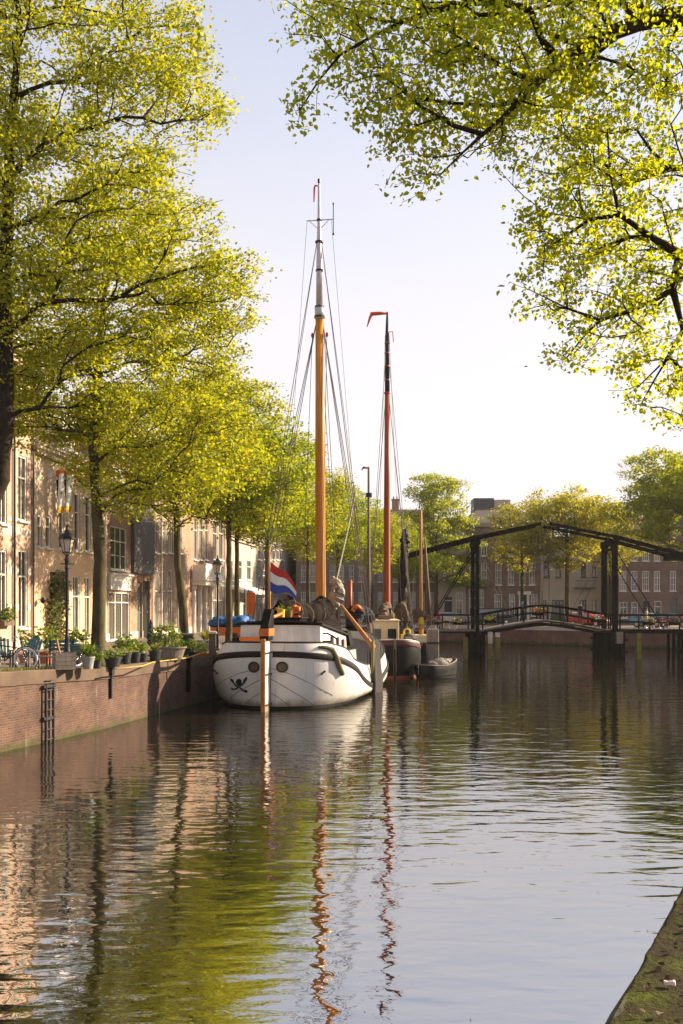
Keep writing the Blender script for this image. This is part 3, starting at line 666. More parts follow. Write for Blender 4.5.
f00 = far_house(296, 387.8, 128, 10.5, 'grey terraced house behind the quay trees right of the orange mast', M['fargrey'], [(565, 582), (543, 556)], [(301 + 9.6 * i, 305.5 + 9.6 * i, 'sash6') for i in range(9)], extra=[(301 + 9.6 * i, 305.5 + 9.6 * i, 592, 615, 'sash6') for i in range(9)], fmat=M['white'])
f5 = far_house(700.2, 770, 116, 11.0, 'plain brown house at the far right end of the far row', M['farbrown'], [(571, 591), (600, 618)], [(708 + 12 * i, 714 + 12 * i, 'sash6') for i in range(5)], fmat=M['white'])
# roof structure and shop boards
mb = MB(); p0 = (478 - 438) / 1000 * 120
mb.box((p0 + 1.3, 6.2, 15.0 - 0.5), (2.5, 3.0, 2.2), m=0); mb.box((p0 + 3.6, 6.2, 14.9 - 0.5), (2.0, 3.0, 2.0), m=1); mb.build('roof_plant_room', [M['slate'], M['cream']], f2).location = (-3.3, 0, 0)
mb = MB(); xx = (578 - 540) / 1000 * 120; mb.box((xx + 0.7, -0.5, 4.3), (2.4, 1.0, 0.12)); [mb.box((xx - .5 + k * .2, -.97, 4.75), (.03, .03, .8)) for k in range(13)]; mb.box((xx + .7, -.97, 5.18), (2.4, .05, .05)); mb.build('balcony', M['slate'], f3)
mb = MB(); xx = (519.5 - 466) / 1000 * 120
mb.box((xx + 0.0, -0.12, 1.7), (0.28, 0.24, 3.6)); mb.box((xx + 0.98, -0.12, 1.7), (0.28, 0.24, 3.6)); mb.box((xx + 0.49, -0.2, 3.7), (1.6, 0.4, 0.4)); mb.build('door_surround', M['white'], f2)

# ------------------------------------------------------------------ trees
def leaves_np(P, size, rs, droop=0.3, shape=4, base=None):
    N = len(P)
    a = rs.normal(size=(N, 3)); a[:, 2] = a[:, 2] * 0.6 - droop; a /= np.linalg.norm(a, axis=1, keepdims=True)
    n = rs.normal(size=(N, 3)); n[:, 2] = np.abs(n[:, 2]) + 0.4
    if base is not None: n = n * 0.55 + base
    n -= a * (n * a).sum(1, keepdims=True); n /= np.linalg.norm(n, axis=1, keepdims=True)
    b = np.cross(n, a); L = (size * rs.uniform(0.45, 1.35, size=N))[:, None]
    if shape == 4:
        V = np.stack([P, P + a * L * .5 + b * L * .38 + n * L * .10, P + a * L, P + a * L * .5 - b * L * .38 + n * L * .10], 1).reshape(-1, 3)
        F = np.arange(N * 4).reshape(N, 4)
    else:
        V = np.stack([P, P + a * L * .28 + b * L * .34 + n * L * .10, P + a * L * .62 + b * L * .27 + n * L * .08, P + a * L - n * L * .08,
                      P + a * L * .62 - b * L * .27 + n * L * .08, P + a * L * .28 - b * L * .34 + n * L * .10], 1).reshape(-1, 3)
        i = np.arange(N)[:, None] * 6
        F = np.concatenate([i + np.array([[0, 1, 2, 3]]), i + np.array([[0, 3, 4, 5]])], 0)
    return V, F

def tubes_np(A, B, ra, rb, n):
    d = B - A; L = np.linalg.norm(d, axis=1, keepdims=True); L[L == 0] = 1e-6; d = d / L
    A = A - d * np.minimum(ra[:, None] * 0.25, L * 0.2); B = B + d * np.minimum(rb[:, None] * 0.25, L * 0.2)
    ref = np.where(np.abs(d[:, 2:3]) < 0.9, np.array([[0, 0, 1.0]]), np.array([[1.0, 0, 0]]))
    u = np.cross(d, ref); u /= np.linalg.norm(u, axis=1, keepdims=True); w = np.cross(d, u)
    ang = np.arange(n) * 2 * math.pi / n; c = np.cos(ang)[None, :, None]; s = np.sin(ang)[None, :, None]
    ring = u[:, None, :] * c + w[:, None, :] * s
    V = np.concatenate([A[:, None, :] + ring * ra[:, None, None], B[:, None, :] + ring * rb[:, None, None]], 1).reshape(-1, 3)
    j = np.arange(n); j2 = (j + 1) % n; q = np.stack([j, j2, n + j2, n + j], 1)
    F = (np.arange(len(A)) * 2 * n)[:, None, None] + q[None]
    return V, F.reshape(-1, 4)

class Tree:
    kp = 0.35
    def __init__(s, seed, trunk, r0, fork):
        s.rs = np.random.RandomState(seed); s.P = []; s.par = []; s.dir = []; s.fork = fork
        tr = [np.array(p, float) for p in trunk]; s.P.append(tr[0]); s.par.append(-1); s.dir.append(np.array([0, 0, 1.0])); s.r0 = r0
        for a, b in zip(tr[:-1], tr[1:]):
            k = max(1, int(np.linalg.norm(b - a) / 0.4)); d = (b - a) / np.linalg.norm(b - a)
            for i in range(k):
                s.P.append(a + (b - a) * (i + 1) / k + s.rs.normal(size=3) * 0.012); s.par.append(len(s.P) - 2); s.dir.append(d)
        s.tips = []; s.main = len(s.P); s.rl = None
        s.len = [0.0] * len(s.P)
    def grow(s, pts, step=0.5, up=0.25, wob=0.05, down_pen=1.2, tip=False, pull=0.0):
        for a in pts:
            P = np.array(s.P); d = np.linalg.norm(P - a, axis=1)
            cost = d + s.kp * np.array(s.len) + down_pen * np.maximum(0, P[:, 2] - a[2] + 0.25 * d) + np.where(P[:, 2] < s.fork, 100, 0)
            j = int(np.argmin(cost)); p = P[j]; D = d[j]
            if D < 0.15: 
                if tip: s.tips.append((j, j))
                continue
            dj = s.dir[j]; to = (a - p) / D
            h = dj * 0.35 + to * 0.65 + np.array([0, 0, up]); h /= np.linalg.norm(h)
            c = p + h * D * 0.45; k = max(2, int(D / step)); prev = j; first = None
            ph = s.rs.normal(size=3)
            for i in range(1, k + 1):
                t = i / k; q = (1 - t) ** 2 * p + 2 * t * (1 - t) * c + t * t * a
                if i < k: q = q + s.rs.normal(size=3) * wob * min(1.0, D / 2)
                s.P.append(q); s.par.append(prev); dd = q - s.P[prev]; s.dir.append(dd / (np.linalg.norm(dd) + 1e-9)); s.len.append(s.len[prev] + float(np.linalg.norm(dd))); prev = len(s.P) - 1
                if first is None: first = prev
            if tip: s.tips.append((first, prev))
    def finish(s, tip_r=0.007, expo=0.5):
        N = len(s.P); w = np.zeros(N); kids = np.zeros(N, int)
        for i in range(1, N): kids[s.par[i]] += 1
        w[kids == 0] = 1
        for i in range(N - 1, 0, -1): w[s.par[i]] += w[i]
        w[w == 0] = 1
        rl = s.rl or s.r0 * 0.75
        s.R = tip_r + (rl - tip_r) * ((w - 1) / max(1, w.max() - 1)) ** expo
        for i in range(s.main): s.R[i] = max(s.R[i], s.r0 * (1 - .5 * i / s.main)) if s.P[i][2] < s.fork + .3 else max(s.R[i], min(s.r0 * (1 - .5 * i / s.main), s.r0 * .55 * (1 - (i / s.main) ** 2) + .03))
        for i in range(min(s.main, 4)): s.R[i] *= 1.0 + 0.35 * (1 - i / 3) ** 2 if i < 3 else 1
        return s
    def meshes(s, bark, leaf, nleaf, lsize, spread, shape=4, droop=0.3, clump=3, minr=0.0, jit=1.5):
        P = np.array(s.P); par = np.array(s.par); i = np.arange(1, len(P)); ra = s.R[par[1:]]; rb = s.R[1:]
        i = np.arange(1, len(P)); allV = []; allF = []; off = 0
        ra = np.minimum(ra, rb * 1.6 + 0.002)
        for lo, hi, n in ((0.06, 99, 10), (0.02, 0.06, 6), (minr, 0.02, 4)):
            k = (rb >= lo) & (rb < hi)
            if not k.any(): continue
            V, F = tubes_np(P[par[1:]][k], P[1:][k], ra[k], rb[k], n); allV.append(V); allF.append(F + off); off += len(V)
        tm = np_mesh('trunk', np.concatenate(allV), np.concatenate(allF), bark, smooth=True)
        # leaves in clusters along every twig
        rs = s.rs; C = []
        for f, e in s.tips:
            chain = [e]
            while chain[-1] != f and par[chain[-1]] >= 0: chain.append(par[chain[-1]])
            cp = P[chain]
            for _ in range(clump):
                t = rs.beta(1, 1.4) * (len(cp) - 1); q = int(t); fr = t - q
                C.append(cp[q] * (1 - fr) + cp[min(q + 1, len(cp) - 1)] * fr + rs.normal(size=3) * spread * np.array([1, 1, 0.55]))
        C = np.array(C); m = max(1, int(nleaf / len(C)))
        L = np.repeat(C, m, axis=0); L = L + rs.normal(size=L.shape) * np.array([1, 1, .45]) * lsize * jit
        bn_ = rs.normal(size=C.shape) * np.array([.8, .8, .3]) + np.array([.25, 0, .8]); bn_ = np.repeat(bn_, m, axis=0)
        V, F = leaves_np(L, lsize, rs, droop, shape, bn_)
        return tm, np_mesh('crown', V, F, leaf)

def blob_points(rs, blobs, n, shell=0.5):
    vol = np.array([b[3] * b[4] * b[5] for b in blobs]) ** 0.8; cnt = np.maximum(1, (n * vol / vol.sum()).astype(int)); out = []
    for b, c in zip(blobs, cnt):
        d = rs.normal(size=(c, 3)); d /= np.linalg.norm(d, axis=1, keepdims=True); r = rs.uniform(size=(c, 1)) ** (1 / (3 * (1 - shell) + 3 * shell * 2.2))
        out.append(np.array(b[:3]) + d * r * np.array(b[3:6]))
    return np.concatenate(out)

def make_tree(name, label, loc, meshes, rz=0, scale=1.0, group=None):
    t = thing(name, label, 'tree', loc, rz, group); t.scale = (scale,) * 3
    link('trunk', meshes[0], t); link('crown', meshes[1], t); return t

def std_tree(seed, H, R, r0, fork, nleaf, lsize, leaf, natt=650, lean=(0, 0), blobs=None, limbs=11, spread=0.22, bark=None, clump=3, extra_limbs=(), shape=4, shell=0.5):
    rs = np.random.RandomState(seed + 100)
    top = (lean[0] * 1.3, lean[1], fork + (H - fork) * 0.55)
    T = Tree(seed, [(0, 0, -0.3), (lean[0] * .35, lean[1] * .3, fork * .5), (lean[0], lean[1], fork), top], r0, fork * 0.92)
    if blobs is None:
        zc = fork + (H - fork) * 0.55
        blobs = [(lean[0], lean[1], zc, R * .62, R * .62, (H - fork) * .42)]
        for k in range(9):
            a = k * 2.4; e = rs.uniform(-.55, .75); rr = R * .66 * math.cos(e * 1.2)
            blobs.append((lean[0] + math.cos(a) * rr, lean[1] + math.sin(a) * rr, zc + e * (H - fork) * .38, R * .38, R * .38, R * .30))
    if len(extra_limbs): T.grow(np.array(extra_limbs, float), 0.45, 0.30, 0.07)
    T.grow(blob_points(rs, blobs, limbs, 1.0), 0.5, 0.35, 0.09)
    T.grow(blob_points(rs, blobs, limbs * 6, 0.7), 0.45, 0.22, 0.06)
    T.grow(blob_points(rs, blobs, natt, shell), 0.3, 0.1, 0.03, tip=True)
    T.finish()
    return T.meshes(bark or M['bark'], leaf, nleaf, lsize, spread, shape=shape, clump=clump)

def lw(px, y, D, base):     # image position at depth D, relative to a tree base
    p = PX(px, y, D); return (p.x - base[0], p.y - base[1], p.z - base[2])
def blob_px(base, px, y, D, rx, ry, rz):
    q = lw(px, y, D, base); k = D / 1000.0; return (q[0], q[1], q[2], rx * k, ry, rz * k)

# first tree at the left edge: trunk just outside, crown over the canal
b1 = (-10.95, 30.6, gz(30.6))
B = [blob_px(b1, *q) for q in ((60, 60, 31, 120, 3.6, 95), (150, 90, 31.5, 80, 3.0, 60), (60, 200, 31, 120, 3.6, 80), (150, 205, 31, 80, 2.6, 55), (185, 268, 30.5, 75, 2.2, 38), (90, 300, 31, 110, 3.2, 55), (-60, 180, 31, 130, 3.8, 190), (40, -60, 31, 130, 3.6, 80), (175, 40, 31.5, 42, 2.0, 40), (205, 100, 31, 30, 1.5, 28), (80, 385, 31.5, 75, 2.5, 30), (-30, 340, 31, 70, 3, 60), (130, 340, 30.5, 55, 2.0, 30), (225, 272, 30.5, 40, 1.5, 22))]
L1 = [lw(40, 408, 30.4, b1), lw(110, 300, 30, b1), lw(70, 350, 29.5, b1), lw(225, 262, 30, b1), lw(30, 220, 30.6, b1), lw(200, 120, 30.5, b1), lw(105, 185, 30, b1), lw(145, 340, 29.5, b1)]
t1m = None
def tree_one():
    rs = np.random.RandomState(3)
    q = [lw(-18, 520, 30.6, b1), lw(1, 478, 30.6, b1), lw(6, 420, 30.6, b1), lw(4, 300, 30.6, b1), lw(10, 150, 30.7, b1), lw(20, 20, 30.8, b1)]
    T = Tree(3, [(0, 0, -0.3)] + q, 0.33, ZY(482, 30.6) - b1[2])
    T.grow(np.array(L1), 0.45, 0.30, 0.06); T.grow(blob_points(rs, B, 14, 1.0), 0.5, 0.3, 0.08)
    T.grow(blob_points(rs, B, 120, .7), 0.45, 0.2, 0.06); T.grow(blob_points(rs, B, 2000, .45), 0.3, 0.08, 0.03, tip=True); T.finish()
    return T.meshes(M['barkdark'], M['leafA'], 98000, 0.122, 0.20, clump=7)
make_tree('canal_tree', 'large yellow green tree at the left edge with dark forked limbs over the canal', b1, tree_one(), group='trees along the left quay')

# second tree, before the beige and brown houses
b2 = (-8.45, 34.6, gz(34.6))
B = [blob_px(b2, *q) for q in ((110, 300, 35.5, 85, 3.2, 60), (185, 345, 35, 60, 2.6, 50), (150, 420, 35.5, 85, 3.0, 40), (60, 400, 36, 75, 3.0, 45), (215, 300, 35, 45, 2.0, 35), (110, 220, 36, 75, 2.6, 50), (225, 430, 35.5, 30, 1.8, 40), (120, 470, 35.5, 55, 2.4, 24), (190, 475, 35, 50, 2.2, 24), (30, 330, 36, 60, 2.6, 60), (42, 425, 36, 45, 2.0, 26), (125, 500, 35.2, 30, 1.4, 18))]
def tree_two():
    rs = np.random.RandomState(5)
    q = [lw(99, 600, 34.6, b2), lw(100, 560, 34.6, b2), lw(97, 515, 34.6, b2), lw(93, 450, 34.6, b2), lw(96, 380, 34.7, b2), lw(105, 290, 34.9, b2)]
    T = Tree(5, [(0, 0, -0.3)] + q, 0.24, ZY(518, 34.6) - b2[2])
    T.grow(np.array([lw(150, 484, 34.2, b2), lw(172, 465, 34.0, b2), lw(120, 440, 35, b2), lw(60, 430, 35, b2), lw(180, 360, 34.6, b2), lw(200, 420, 34.5, b2)]), 0.4, 0.12, 0.05)
    T.grow(blob_points(rs, B, 12, 1.0), 0.5, 0.3, 0.08); T.grow(blob_points(rs, B, 90, .7), 0.45, 0.2, 0.06)
    T.grow(blob_points(rs, B, 1150, .5), 0.3, 0.08, 0.03, tip=True); T.finish()
    return T.meshes(M['bark'], M['leafA'], 72000, 0.122, 0.20, clump=7)
make_tree('canal_tree', 'canal tree with a thick mossy trunk standing beside the near lamp post', b2, tree_two(), group='trees along the left quay')

b3 = (-7.05, 45.5, gz(45.5))
t3 = std_tree(11, 15.2, 5.0, 0.21, 4.1, 30000, 0.155, M['leafA'], 900, lean=(-0.42, 0.1), extra_limbs=[lw(222, 520, 45.5, b3), lw(165, 490, 45.5, b3), lw(185, 470, 45.6, b3)])
make_tree('canal_tree', 'leaning canal tree with a forked trunk behind the black pot and round shrub', b3, t3, group='trees along the left quay')
t4 = std_tree(21, 16.2, 5.2, 0.20, 5.2, 28000, 0.18, M['leafB'], 700)
t5 = std_tree(31, 15.0, 5.0, 0.19, 5.0, 26000, 0.19, M['leafA'], 650)
rowspec = [(229, 57, t4, 0.3, 1.0, 'slim canal tree just left of the white barge stern, nearer of two trunks'), (237, 64, t5, 1.2, 1.02, 'slim canal tree just left of the white barge stern, farther of two trunks'),
           (267, 71, t4, 2.2, 0.95, 'canal tree standing behind the red white and blue flag'), (308, 80, t5, 3.5, 0.92, 'canal tree just left of the tall orange mast'),
           (338, 90, t4, 4.1, 0.88, 'canal tree right of the tall orange mast'), (372, 100, t5, 5.0, 0.85, 'canal tree between the orange mast and the red mast'), (405, 112, t4, 0.9, 0.72, 'canal tree just right of the red mast')]
for px, D, m, rz, sc, lab in rowspec:
    make_tree('canal_tree', lab, ((px - 341.5) / 1000 * D, D, 1.93), m, rz, sc, 'trees along the left quay')

# far trees across the canal head
def layered(seed, H, R, fork, leaf, n, ls):
    rs = np.random.RandomState(seed); Bl = []
    for k in range(15):
        e = k / 14.0; a = k * 2.4; rr = R * (0.75 - 0.55 * e) if e > .3 else R * 0.72
        Bl.append((math.cos(a) * rr, math.sin(a) * rr, fork + 0.6 + e * (H - fork - 1.1), R * .5, R * .5, 0.85))
    return std_tree(seed, H, R, 0.22, fork, n, ls, leaf, 420, blobs=Bl, spread=0.2)
ta = layered(41, 18.4, 5.6, 5.0, M['leafC'], 26000, 0.26)
make_tree('far_tree', 'fresh green layered tree beside the pale house left of the bridge', ((437 - 341.5) / 1000 * 117, 117.5, 1.93), ta, 0.0, 0.95, 'trees across the canal head')
tb = std_tree(51, 15.4, 6.0, 0.30, 4.4, 26000, 0.24, M['leafD'], 620, shell=0.6)
make_tree('far_tree', 'golden green tree with a spreading crown behind the middle of the bridge', ((567 - 341.5) / 1000 * 107, 107, 1.93), tb, 0.4, 1.0, 'trees across the canal head')
td = std_tree(61, 14.4, 4.6, 0.22, 4.6, 11000, 0.23, M['leafD'], 420, shell=0.6)
make_tree('far_tree', 'thin yellowish tree in front of the brown brick house left of the bridge middle', ((522 - 341.5) / 1000 * 112, 112, 1.93), td, 1.4, 1.0, 'trees across the canal head')
make_tree('far_tree', 'yellow tree glimpsed behind the right bridge tower', ((608 - 341.5) / 1000 * 112, 111, 1.93), td, 3.4, 0.96, 'trees across the canal head')
tcm = std_tree(71, 17.6, 8.6, 0.34, 4.2, 64000, 0.23, M['leafC'], 800)
make_tree('far_tree', 'big dark green tree at the right end of the bridge', (34.2, 96.9, 1.93), tcm, 0.0, 1.04, 'trees across the canal head')

# foreground tree on the near right bank; its boughs hang into the picture
bn = (9.6, 11.8, 2.53)
def near_tree():
    rs = np.random.RandomState(9); poly_l = []
    def bp(px, y, D, rx, ry, rz): return blob_px(bn, px, y, D, rx, ry, rz)
    Bl = [bp(330, 30, 10.8, 45, .8, 34), (bp(390, 60, 10.6, 75, 1.0, 42)), bp(330, 105, 10.4, 42, .7, 22), bp(400, 120, 10.4, 55, .8, 30), bp(455, 90, 10.8, 80, 1.2, 60), bp(410, 175, 10.3, 28, .6, 18),
          bp(520, 55, 11, 90, 1.6, 50), bp(600, 60, 11.2, 95, 1.8, 60), bp(540, 125, 11, 70, 1.3, 40), bp(640, 130, 11.4, 80, 1.8, 50), bp(590, 215, 11.2, 70, 1.2, 38), bp(655, 210, 11.4, 70, 1.6, 45),
          bp(545, 225, 11, 32, .8, 35), bp(545, 285, 11, 36, .8, 24), bp(600, 290, 11.2, 55, 1.1, 38), bp(660, 300, 11.3, 55, 1.2, 45), bp(600, 345, 11, 50, .9, 24), bp(655, 375, 11, 45, .9, 30), bp(700, 400, 11.2, 45, .9, 30),
          bp(430, 20, 10.8, 90, 1.2, 30), bp(340, -40, 11, 80, 1.2, 40), bp(520, -60, 11.4, 140, 2, 70), bp(690, -50, 12, 90, 1.6, 50), bp(770, 60, 12, 60, 1.2, 50)]
    T = Tree(9, [(0, 0, -0.3), (-0.1, 0, 2.4), (-0.5, -0.2, 4.2), (-1.1, -0.3, 6.2), (-1.3, -.2, 9.0), (-1.0, 0, 12)], 0.34, 2.8)
    T.grow(np.array([lw(683, 16, 11.3, bn), lw(640, 22, 11.1, bn), lw(560, 62, 10.9, bn), lw(520, 100, 10.7, bn), lw(440, 175, 10.3, bn)]), 0.3, 0.05, 0.02, 0.2)
    T.grow(np.array([lw(600, 12, 10.8, bn), lw(530, 10, 10.6, bn), lw(430, 12, 10.6, bn), lw(340, 55, 10.5, bn), lw(300, 110, 10.3, bn)]), 0.3, 0.05, 0.02, 0.2)
    T.grow(np.array([lw(680, 255, 11.2, bn), lw(620, 215, 11.1, bn), lw(560, 240, 11, bn), lw(683, 330, 11.2, bn), lw(600, 320, 11, bn), lw(640, 385, 11, bn), lw(530, 290, 11, bn)]), 0.3, 0.1, 0.03, 0.3)
    T.grow(blob_points(rs, Bl, 40, .8), 0.3, 0.05, 0.03, 0.3); T.grow(blob_points(rs, Bl, 240, .6), 0.25, 0.0, 0.025, 0.3)
    T.grow(blob_points(rs, Bl, 2600, .35), 0.16, -0.05, 0.015, 0.3, tip=True); T.rl = 0.15; T.finish(0.0026, 0.56)
    return T.meshes(M['barkdark'], M['leafN'], 62000, 0.058, 0.06, shape=6, droop=0.6, clump=8, jit=1.1)
make_tree('overhanging_tree', 'foreground tree whose leafy boughs hang in from the upper right corner', bn, near_tree())

# ------------------------------------------------------------------ boats
def sup(t, p): t = max(0.0, min(1.0, t)); return (1 - (1 - t) ** p) ** (1 / p)
class Hull:
    def __init__(s, L, B, gun, strk, aS=3.4, aB=4.5, pS=2.3, pB=2.0, wl=0.92, wS=4.2, wB=5.5, nst=46, th=0.30):
        s.L, s.B, s.gun, s.strk = L, B, gun, strk; s.aS, s.aB, s.pS, s.pB, s.wl, s.wS, s.wB = aS, aB, pS, pB, wl, wS, wB; s.n = nst; s.th = th
        s.st = [L * (0.5 - 0.5 * math.cos(math.pi * i / (nst - 1))) for i in range(nst)]
    def bs(s, y): return max(0.03, s.B * min(sup(y / s.aS, s.pS), sup((s.L - y) / s.aB, s.pB)))
    def bw(s, y): return max(0.03, s.B * s.wl * min(sup(y / s.wS, s.pS * .9), sup((s.L - y) / s.wB, s.pB * .85)))
    gi = 0.955
    def gf(s, y): return float(np.interp(y, [0, 4.5, 7.5], [s.gi, s.gi, .955]))
    def g(s, y): return float(np.interp(y, *s.gun))
    def k(s, y): return float(np.interp(y, *s.strk))
    def row(s, y):
        zg, zk = s.g(y), s.k(y); b, w = s.bs(y), s.bw(y); f_ = s.gf(y); r = [(b * f_, y, zg), (b * (f_ + 1.0) * .5 + .02 * b * (1 - f_) * 5, y, (zg + zk) / 2), (b, y, zk)]
        for q in (.85, .68, .5, .33, .17, .0):
            f = 1 - (1 - q) ** 2.0; r.append((w + (b - w) * f + .07 * s.B / 2.5 * math.sin(math.pi * q) * min(1, b / s.B), y, max(zk * q, 0.0) if q > 0 else 0.10 if zk > .2 else 0.03))
        r[-1] = (w, y, 0.12 if zk > 0.3 else 0.04)
        r.append((w * .96, y, 0.0)); r.append((w * .8, y, -.6)); return r
    def shell(s, mats, parent, name='hull'):
        mb = MB()
        for sg in (1, -1):
            G = [[(sg * x, y, z) for x, y, z in s.row(y)] for y in s.st]; nl = len(G[0])
            mb.grid([r[:nl - 2] for r in G], 0, sg < 0); mb.grid([r[nl - 3:] for r in G], 1, sg < 0)
            mb.grid([[(sg * max(0.02, s.bs(y) * s.gf(y) - .12), y, s.g(y) - .55), (sg * max(0.02, s.bs(y) * s.gf(y) - .09), y, s.g(y)), (sg * s.bs(y) * s.gf(y), y, s.g(y))] for y in s.st], 0, sg < 0)
        o = mb.build(name, mats, parent, smooth=True); s.obj = o
        s.bvh = BVHTree.FromPolygons([Vector(v) for v in mb.v], mb.f); return o
    def line(s, f, x_out=0.0, zf=None, y0=0.0, y1=None):
        ys = [y for y in s.st if y0 <= y <= (y1 if y1 is not None else s.L)]; L_ = [(-(f(y) + x_out), y, zf(y)) for y in reversed(ys)]; R_ = [(f(y) + x_out, y, zf(y)) for y in ys]; return L_, R_
    def band(s, name, m, parent, zc, h, th, f=None):
        f = f or s.bs; mb = MB()
        for sg in (1, -1):
            G = []
            for y in s.st:
                x = f(y); z = zc(y); G.append([(sg * (x - .06), y, z - h / 2), (sg * (x + th * .7), y, z - h * .5), (sg * (x + th), y, z - h * .2), (sg * (x + th), y, z + h * .25), (sg * (x + th * .5), y, z + h / 2), (sg * (x - .06), y, z + h / 2)])
            if sg * 1: pass
            mb.grid(G, 0, sg > 0)
        return mb.build(name, m, parent, smooth=True)
    def deck(s, name, m, parent, dz=.45, y0=0.3, y1=None):
        mb = MB(); ys = [y for y in s.st if y0 <= y <= (y1 or s.L - .3)]
        mb.grid([[(-s.bs(y) * (s.gf(y) - .005) + .1 if s.bs(y) > .2 else -.05, y, s.g(y) - dz), (0, y, s.g(y) - dz + .06), (s.bs(y) * (s.gf(y) - .005) - .1 if s.bs(y) > .2 else .05, y, s.g(y) - dz)] for y in ys], 0, True); return mb.build(name, m, parent)

def cloth_bundle(path, rad, seed=0, n=30, squash=1.0, sub=16):      # a lashed bundle of sailcloth along a path
    pts = []; rr = []
    for i in range(len(path) - 1):
        for k in range(sub):
            t = k / sub; pts.append(Vector(path[i]).lerp(Vector(path[i + 1]), t)); rr.append(rad[i] * (1 - t) + rad[i + 1] * t)
    pts.append(Vector(path[-1])); rr.append(rad[-1])
    mb = MB(); mb.tube(pts, rr, n)
    k = len(pts)
    for i in range(k):
        for j in range(n):
            v = Vector(mb.v[i * n + j]); c = pts[i]; a = 2 * math.pi * j / n
            u = i / 16.0; cin = math.exp(-((u * 2 % 1) - .5) ** 2 / .012); f = 1 + .08 * math.sin(3 * a + u * 4 + seed) + .06 * math.sin(u * 9 + seed) - .17 * (1 - abs(math.sin(3.5 * a + 1.1 * math.sin(u * 5 + seed) + seed))) ** 3 - .12 * (1 - abs(math.sin(6 * a - u * 3 + seed * 2))) ** 4 - .17 * cin * (1 - .3 * math.sin(8 * a)) + .05 * math.sin(a + u * 11)
            w = c + (v - c) * f; w.z = c.z + (w.z - c.z) * squash; mb.v[i * n + j] = tuple(w)
    return mb

# --- the big white barge
BX, BY, BT = -2.88, 40.2, 0.17
brz = -math.atan(BT)
barge = thing('sailing_barge', 'big white sailing barge with tall orange mast and flag at the stern', 'barge', (BX, BY, 0), brz)
BM = Matrix.Translation((BX, BY, 0)) @ Matrix.Rotation(brz, 4, 'Z'); BMi = BM.inverted()
def bl(px, y, D): return BMi @ PX(px, y, D)          # into barge coordinates
H1 = Hull(17.2, 3.12, ([0, 1, 2.7, 4.5, 6.5, 8.5, 11, 13.5, 15.5, 17.2], [2.68, 2.65, 2.33, 1.78, 1.46, 1.36, 1.35, 1.7, 2.3, 2.9]), ([0, 1.2, 2.7, 4.0, 5.5, 7.0, 8.5, 10.5, 13, 15.5, 17.2], [2.22, 2.0, 1.50, 1.08, .72, .46, .40, .48, .85, 1.5, 2.1]))
H1.gi = .87; H1.shell([M['hullpaint'], M['hullblack']], barge)
H1.band('rubbing_strake', M['strake'], barge, H1.k, 0.25, 0.085)
H1.band('gunwale', M['strake'], barge, lambda y: H1.g(y) + .02, 0.07, 0.03, lambda y: H1.bs(y) * H1.gf(y))
H1.deck('deck', M['greywood'], barge, .5)
def on_hull(px, y):
    o = BMi @ Vector((0, 0, CAM_H)); d = (bl(px, y, 50) - o).normalized(); h = H1.bvh.ray_cast(o, d)
    return (h[0], h[1] if h[1].dot(d) < 0 else -h[1]) if h[0] else (bl(px, y, 42), Vector((0, -1, 0)))
# seams of the plating
for pts in ([(212, 690), (224, 680), (240, 673), (262, 668)], [(224, 703), (238, 692), (252, 684), (262, 679)], [(243, 706), (252, 698), (262, 692)], [(271, 668), (290, 674), (312, 684), (338, 698)], [(271, 679), (285, 687), (302, 697), (318, 708)], [(271, 693), (282, 700), (292, 708)]):
    q = [on_hull(*p) for p in pts]; mb = MB(); fine = []
    for i in range(len(pts) - 1):
        for k in range(5):
            t = k / 5; h = on_hull(pts[i][0] * (1 - t) + pts[i + 1][0] * t, pts[i][1] * (1 - t) + pts[i + 1][1] * t); fine.append(h[0] + h[1] * .004)
    mb.tube(fine, 0.010, 5); mb.build('plate_seam', M['iron'], barge)
for px, y in ((254, 667), (282, 667)):
    h, nn = on_hull(px, y); mb = MB(); R = nn.to_track_quat('Z', 'Y').to_matrix()
    ring = [h + nn * .03 + R @ Vector((.215 * math.cos(a), .215 * math.sin(a) * .9, 0)) for a in [2 * math.pi * i / 20 for i in range(20)]]
    mb.tube(ring, .035, 6, closed=True); po = mb.build('porthole', M['iron'], barge, smooth=True)
    mb = MB(); mb.prism([h - nn * .02 + R @ Vector((.2 * math.cos(a), .2 * math.sin(a) * .9, 0)) for a in [2 * math.pi * i / 20 for i in range(20)]], nn * .035); mb.build('porthole_cover', M['oldwood'], po)
# black emblem on the stern: a disc with two leaves over crossed curved arms
mb = MB()
def onp(px, y, e=.02): h, nn = on_hull(px, y); return h + nn * e
def flat(poly):
    q = [onp(*p, e=.025) for p in poly]; h, nn = on_hull(*poly[0]); mb.prism(q, -nn * .05)
flat([(239 + 2.9 * math.cos(a), 682.2 + 3.5 * math.sin(a)) for a in [2 * math.pi * i / 14 for i in range(14)]])
flat([(230.5, 678.3), (232.5, 679), (234, 681), (234, 682.5), (232, 682), (230.6, 680)]); flat([(247.3, 676.8), (245, 678), (243.4, 680), (243.2, 682), (245.4, 681.5), (247, 679.5)])
for arm in ([(233, 681.5), (236, 685.5), (240, 687.5), (243, 690), (247, 691.5)], [(245, 681.5), (242, 685), (238.5, 687.3), (236, 689), (232, 689)]):
    mb.tube([onp(*p) for p in arm], .034, 6)
flat([(243.5, 690.3), (246, 689.6), (247.8, 691.6), (247, 692.6), (244.5, 692.3)]); flat([(231.4, 687.6), (233, 688), (235, 688.6), (234, 690), (231.6, 689.8)])
mb.build('emblem', M['iron'], barge)
# hawse marks and cleats
for a, b in (((214.5, 670), (218, 673.5)), ((321, 674.5), (325, 671))):
    mb = MB(); mb.tube([onp(*a), onp(*b)], .04, 6); mb.build('fairlead', M['iron'], barge)
